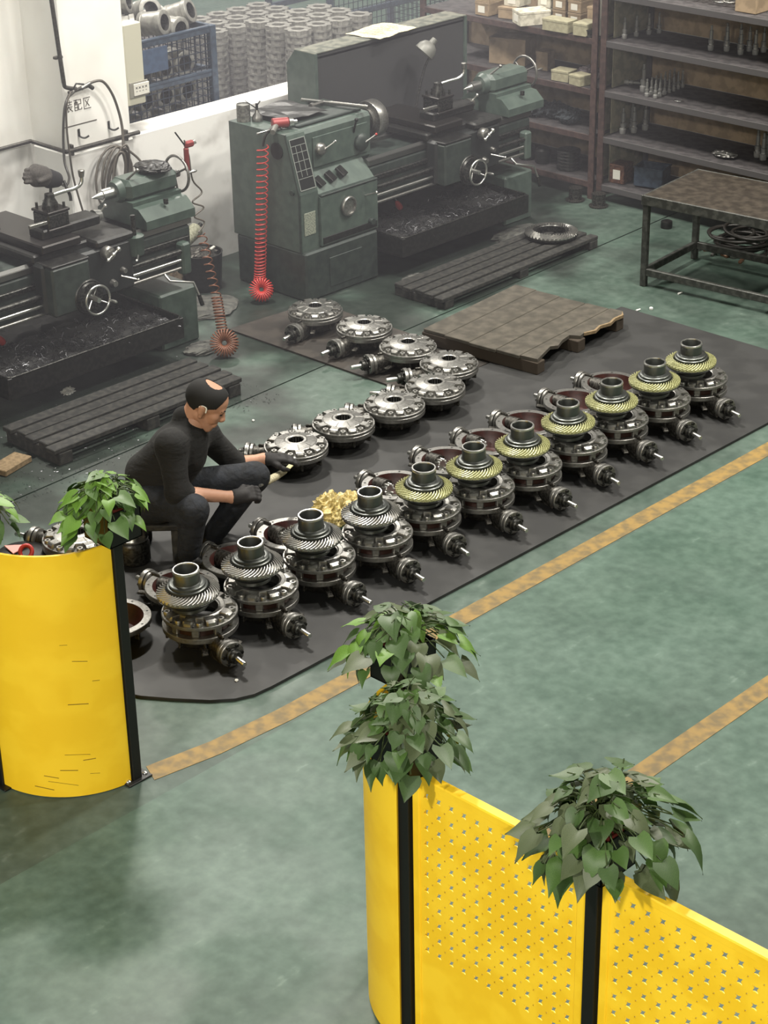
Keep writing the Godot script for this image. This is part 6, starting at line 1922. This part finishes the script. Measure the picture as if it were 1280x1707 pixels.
	# sweater
	var sleeveR: Vector3 = J.elR.lerp(J.wrR, 0.16)
	var sleeveL: Vector3 = J.elL.lerp(J.wrL, 0.0)
	g = G.new()
	sdf_mesh(g, [[J.chest + V(0, 0.0, 0), J.neck + V(-0.01, -0.03, 0), 0.13, 0.085], [J.waist + V(-0.01, -0.01, 0), J.chest, 0.135, 0.138], [J.waist + V(-0.03, 0.05, -0.03), J.neck.lerp(J.shR, 0.5) + V(-0.03, -0.06, -0.03), 0.12, 0.085], [J.shR, J.shL, 0.08, 0.08], [J.waist, J.hipR.lerp(J.hipL, 0.5) + V(0, 0.03, 0), 0.13, 0.125],
		[J.shR, J.elR, 0.07, 0.058], [J.elR, sleeveR, 0.056, 0.048], [J.shL, sleeveL, 0.07, 0.056], [J.elL, sleeveL, 0.05, 0.05], [J.neck + V(-0.005, -0.02, 0), hx * V(0, -0.112, -0.055), 0.075, 0.056]], 0.03, 0.011)
	var fold := noise_tex(90, 0.02, Color(0.3, 0.3, 0.3), Color(0.7, 0.7, 0.7), 0.2, 0.8, 256)
	var sm := mat("sweater", Color(0.034, 0.032, 0.031), 0.9)
	sm.rim_enabled = true
	sm.rim = 0.15
	sm.heightmap_enabled = true
	sm.heightmap_texture = fold
	sm.heightmap_scale = 0.7
	sm.uv1_triplanar = true
	sm.uv1_scale = V(2, 4.5, 2)
	part(t, "sweater", g, sm, "black long sleeved sweater pushed up the forearms")
	# jeans
	g = G.new()
	sdf_mesh(g, [[J.hipR, J.hipL, 0.118, 0.115], [J.hipR, J.knR, 0.098, 0.073], [J.knR, J.anR + V(0, 0.03, 0), 0.07, 0.057], [J.hipL, J.knL, 0.098, 0.073], [J.knL, J.anL + V(0, 0.03, 0), 0.068, 0.055]], 0.03, 0.012, func(p: Vector3, d: float) -> float: return maxf(d, 0.045 - p.y))
	var jm := grain("jeans", Color(0.05, 0.062, 0.082), Color(0.09, 0.106, 0.138), 0.85, 0.0, 91, 3.0, 0.02)
	jm.heightmap_enabled = true
	jm.heightmap_texture = fold
	jm.heightmap_scale = 1.0
	part(t, "jeans", g, jm, "dark blue jeans")
	# shoes, toes along the image right
	for s in ["R", "L"]:
		var an: Vector3 = J["an" + s]
		g = G.new()
		var tv := (R * 0.95 + V(0.15, 0, 0.0)).normalized() if s == "L" else (R * 0.6 - D * 0.35).normalized()
		var b0 := V(an.x, 0.05, an.z)
		sdf_mesh(g, [[b0 + tv * -0.04 + V(0, 0.01, 0), b0 + tv * 0.06, 0.04, 0.036], [b0 + tv * 0.06 + V(0, -0.006, 0), b0 + tv * 0.15 + V(0, -0.012, 0), 0.04, 0.03], [b0 + V(0, 0.0, 0), b0 + V(0, 0.04, 0), 0.046, 0.05]], 0.02, 0.01, func(p: Vector3, d: float) -> float: return maxf(d, 0.018 - p.y))
		part(t, "shoe", g, mat("shoe_black", Color(0.03, 0.03, 0.03), 0.5))
	# gloves
	var gm := grain("glove_black", Color(0.05, 0.042, 0.045), Color(0.1, 0.085, 0.088), 0.75, 0.0, 92, 14.0, 0.03)
	var zl: Vector3 = (J.haL - J.wrL).normalized()
	var yl := (Vector3.UP - zl * zl.y).normalized()
	g = G.new()
	sdf_mesh(g, hand_bones(J.wrL + zl * 0.012, Basis(yl.cross(zl), yl, zl), 0.42, -1.0, 0.0015) + [[J.wrL + zl * 0.012, J.wrL + zl * 0.05, 0.034, 0.03]], 0.009, 0.0045)
	part(t, "glove", g, gm)
	var zr: Vector3 = (J.haR - J.wrR).normalized()
	var yr := (Vector3.UP * 0.75 - D * 0.6)
	yr = (yr - zr * yr.dot(zr)).normalized()
	g = G.new()
	sdf_mesh(g, hand_bones(J.wrR + zr * 0.012, Basis(yr.cross(zr), yr, zr), 1.25, 1.0, 0.0015) + [[J.wrR + zr * 0.005, J.wrR + zr * 0.05, 0.036, 0.031]], 0.009, 0.0045)
	part(t, "glove", g, gm)
	# low stool under him
	var st := thing("wooden_stool", "low dark wooden stool under the seated worker", "stool", V(5.37, 0.016, -6.79), 0.78)
	part(st, "seat", G.new().box(V(0, 0.19, 0), V(0.3, 0.03, 0.22), 0.005), mat("black_wood", Color.WHITE))
	for x in [-0.12, 0.12]:
		for z in [-0.08, 0.08]: part(st, "leg", G.new().box(V(x, 0.088, z), V(0.035, 0.175, 0.035), 0.004), mat("black_wood", Color.WHITE))
	# grease brush
	var br := thing("grease_brush", "pale handled grease spatula held between the worker's hands", "spatula")
	var a := V(5.755, 0.345, -6.455)
	var b := V(6.0, 0.29, -6.565)
	var c := V(6.12, 0.285, -6.62)
	part(br, "handle", G.new().tube([a, a.lerp(b, 0.12), a.lerp(b, 0.5), b], [0.009, 0.017, 0.02, 0.014], 10), grain("handle_cream", Color(0.55, 0.52, 0.42), Color(0.74, 0.71, 0.6), 0.6, 0.0, 93, 12.0, 0.03))
	part(br, "ferrule", G.new().cyl(a.lerp(b, -0.15), a, 0.008, -1, 10), mat("bright_steel", Color.WHITE))
	part(br, "blade", G.new().box((b + c) / 2, V(0.15, 0.007, 0.028), 0.003, Basis(G.along(b, c).basis.y, Vector3.UP, G.along(b, c).basis.y.cross(Vector3.UP)).orthonormalized()), mat("blade_grease", Color(0.66, 0.64, 0.48), 0.45))

# ---- plants --------------------------------------------------------------------------------
func leaf_mesh(droop: float, fold: float, wid: float) -> ArrayMesh:
	# heart shaped blade of length 1 along +z, upper side +y
	var g := G.new()
	var k := 7
	var half := [0.0, 0.3, 0.42, 0.4, 0.31, 0.18, 0.07, 0.0]
	var zz := [0.06, -0.03, 0.14, 0.33, 0.52, 0.71, 0.87, 1.0]
	var pt := func(i: int, s: float) -> Vector3:
		var w: float = half[i] * wid * s
		var z: float = lerpf(0.06 + 0.94 * i / k, zz[i], absf(s))
		var y := -droop * z * z + fold * absf(w) - 0.35 * w * w
		return Vector3(w, y + 0.02 * sin(z * 9.0 + s * 2.0) * absf(s), z)
	var nrm := func(i: int, s: float) -> Vector3:
		var z: float = zz[i]
		return Vector3(-fold * signf(s) * (0.6 if absf(s) > 0.0 else 0.0), 1.0, 2.0 * droop * z).normalized()
	for i in k:
		for s in [[-1.0, -0.5], [-0.5, 0.0], [0.0, 0.5], [0.5, 1.0]]:
			var a: Vector3 = pt.call(i, s[0])
			var b: Vector3 = pt.call(i, s[1])
			var c: Vector3 = pt.call(i + 1, s[1])
			var d: Vector3 = pt.call(i + 1, s[0])
			g.t3(a, d, c, nrm.call(i, s[0]), nrm.call(i + 1, s[0]), nrm.call(i + 1, s[1]))
			g.t3(a, c, b, nrm.call(i, s[0]), nrm.call(i + 1, s[1]), nrm.call(i, s[1]))
	return g.mesh()

func build_plants() -> void:
	var shapes := [leaf_mesh(0.12, 0.25, 1.0), leaf_mesh(0.35, 0.35, 0.95), leaf_mesh(0.6, 0.3, 1.05), leaf_mesh(0.22, 0.6, 0.85), leaf_mesh(-0.1, 0.3, 0.9)]
	var greens := []
	var cs := [[Color(0.19, 0.28, 0.13), Color(0.28, 0.38, 0.19)], [Color(0.22, 0.33, 0.14), Color(0.32, 0.43, 0.2)], [Color(0.27, 0.31, 0.21), Color(0.36, 0.4, 0.27)], [Color(0.3, 0.44, 0.14), Color(0.42, 0.56, 0.21)]]
	for i in 4:
		var m := grain("leaf_%d" % i, cs[i][0], cs[i][1], 0.5, 0.0, 200 + i, 9.0, 0.02)
		m.backlight_enabled = true
		m.backlight = Color(0.12, 0.2, 0.04)
		greens.append(m)
	# x, z, spread along the image, height, leaves, leaf size, flop, offset, label
	var list := [
		[4.015, -5.368, 0.125, 0.15, 95, 0.078, 0.25, V(-0.035, 0, -0.03), "bushy bright green pothos on the fence post beside the worker", [1, 3, 3, 1]],
		[3.638, -5.735, 0.125, 0.14, 80, 0.078, 0.35, V(0.0, 0, 0.0), "green pothos on the fence post between curved sheet and perforated panel", [1, 3, 0, 2]],
		[3.645, -3.492, 0.14, 0.165, 125, 0.082, 0.4, V(0, 0.012, 0), "dense dark green pothos on the post where the perforated panels begin", [0, 1, 0, 2]],
		[4.02, -3.862, 0.165, 0.17, 85, 0.09, 0.3, V(0.0, 0.0, 0.01), "loose pothos with long stems on the post behind the dense pothos", [0, 1, 2, 3]],
		[3.645, -2.752, 0.19, 0.21, 120, 0.092, 0.45, V(0.015, 0, 0.02), "wide sprawling pothos on the post between two perforated panels", [0, 2, 1, 2]],
		[3.638, -6.47, 0.125, 0.14, 60, 0.078, 0.35, V(0, 0, 0), "green pothos on the post farthest along the fence with the curved sheet", [1, 0, 1, 2]],
	]
	for n in list.size():
		var a: Array = list[n]
		rng.seed = 300 + n
		var c := V(a[0], 1.11, a[1])
		var t := thing("potted_pothos", a[8], "potted plant", c, 0.0, "pothos plants on the fence posts")
		var g := G.new()
		g.lathe([[0.0, 0.0], [0.052, 0.0], [0.07, 0.115], [0.074, 0.12], [0.074, 0.135], [0.068, 0.135], [0.066, 0.12], [0.0, 0.118]], 20)
		part(t, "pot", g, mat("pot_red", Color(0.42, 0.16, 0.12), 0.6), "small reddish plastic pot")
		var stems := G.new()
		for i in a[4]:
			var az: float = i * 2.39996 + rng.randf_range(-0.35, 0.35)
			var el: float = lerpf(1.25, -a[6], pow((i + 0.5) / a[4], 0.75)) + rng.randf_range(-0.2, 0.2)
			var reach := rng.randf_range(0.62, 1.0)
			var out := V(cos(az), 0, sin(az))
			var d := out * cos(el) + Vector3.UP * sin(el)
			var p: Vector3 = V(0, 0.12, 0) + V(d.x * a[2], d.y * a[3], d.z * a[2]) * reach + a[7] * reach
			if el < 0.15: p += out * 0.03
			if absf(p.x) < 0.1 and absf(p.z) < 0.1 and p.y < 0.16: p.y = 0.16 + rng.randf() * 0.04
			var root := V(rng.randf_range(-0.05, 0.05), 0.12, rng.randf_range(-0.05, 0.05))
			stems.tube(smooth([root, root.lerp(p, 0.5) + V(0, 0.05, 0), p], 4), [0.0028, 0.0028, 0.0026, 0.0026, 0.0024, 0.0024, 0.0022, 0.0022, 0.002], 5, false, false)
			var fwd := (out * (0.55 + 0.5 * cos(el)) + V(0, -0.35 - 0.5 * rng.randf() + 0.35 * sin(el), 0) + V(rng.randf_range(-0.45, 0.45), 0, rng.randf_range(-0.45, 0.45))).normalized()
			var nu := (d + V(0, 0.7, 0)).normalized()
			nu = (nu - fwd * nu.dot(fwd)).normalized()
			var s: float = a[5] * rng.randf_range(0.72, 1.22)
			if el > 0.5: p -= V(fwd.x, 0.0, fwd.z) * s * 0.6 * sin(el)
			var o := part(t, "leaf", shapes[rng.randi() % 5], greens[a[9][rng.randi() % 4]])
			o.transform = Transform3D(Basis(nu.cross(fwd) * s, nu * s, fwd * s), p)
		part(t, "stems", stems, mat("stem_green", Color(0.22, 0.28, 0.12), 0.6)).set_meta("kind", "stuff")

func build_haze() -> void:
	# added haze imitating lens glare over the back of the bay
	var f := FogVolume.new()
	f.name = "glare_haze"
	f.shape = RenderingServer.FOG_VOLUME_SHAPE_BOX
	f.size = V(9.0, 5.0, 7.5)
	var m := FogMaterial.new()
	m.density = 0.027
	m.albedo = Color(0.9, 0.9, 0.95)
	f.material = m
	add_child(f)
	f.position = V(9.5, 2.55, -11.0)
	tag(f, "added thin grey haze imitating lens glare over the lathes and shelves", "mist", "", "stuff")
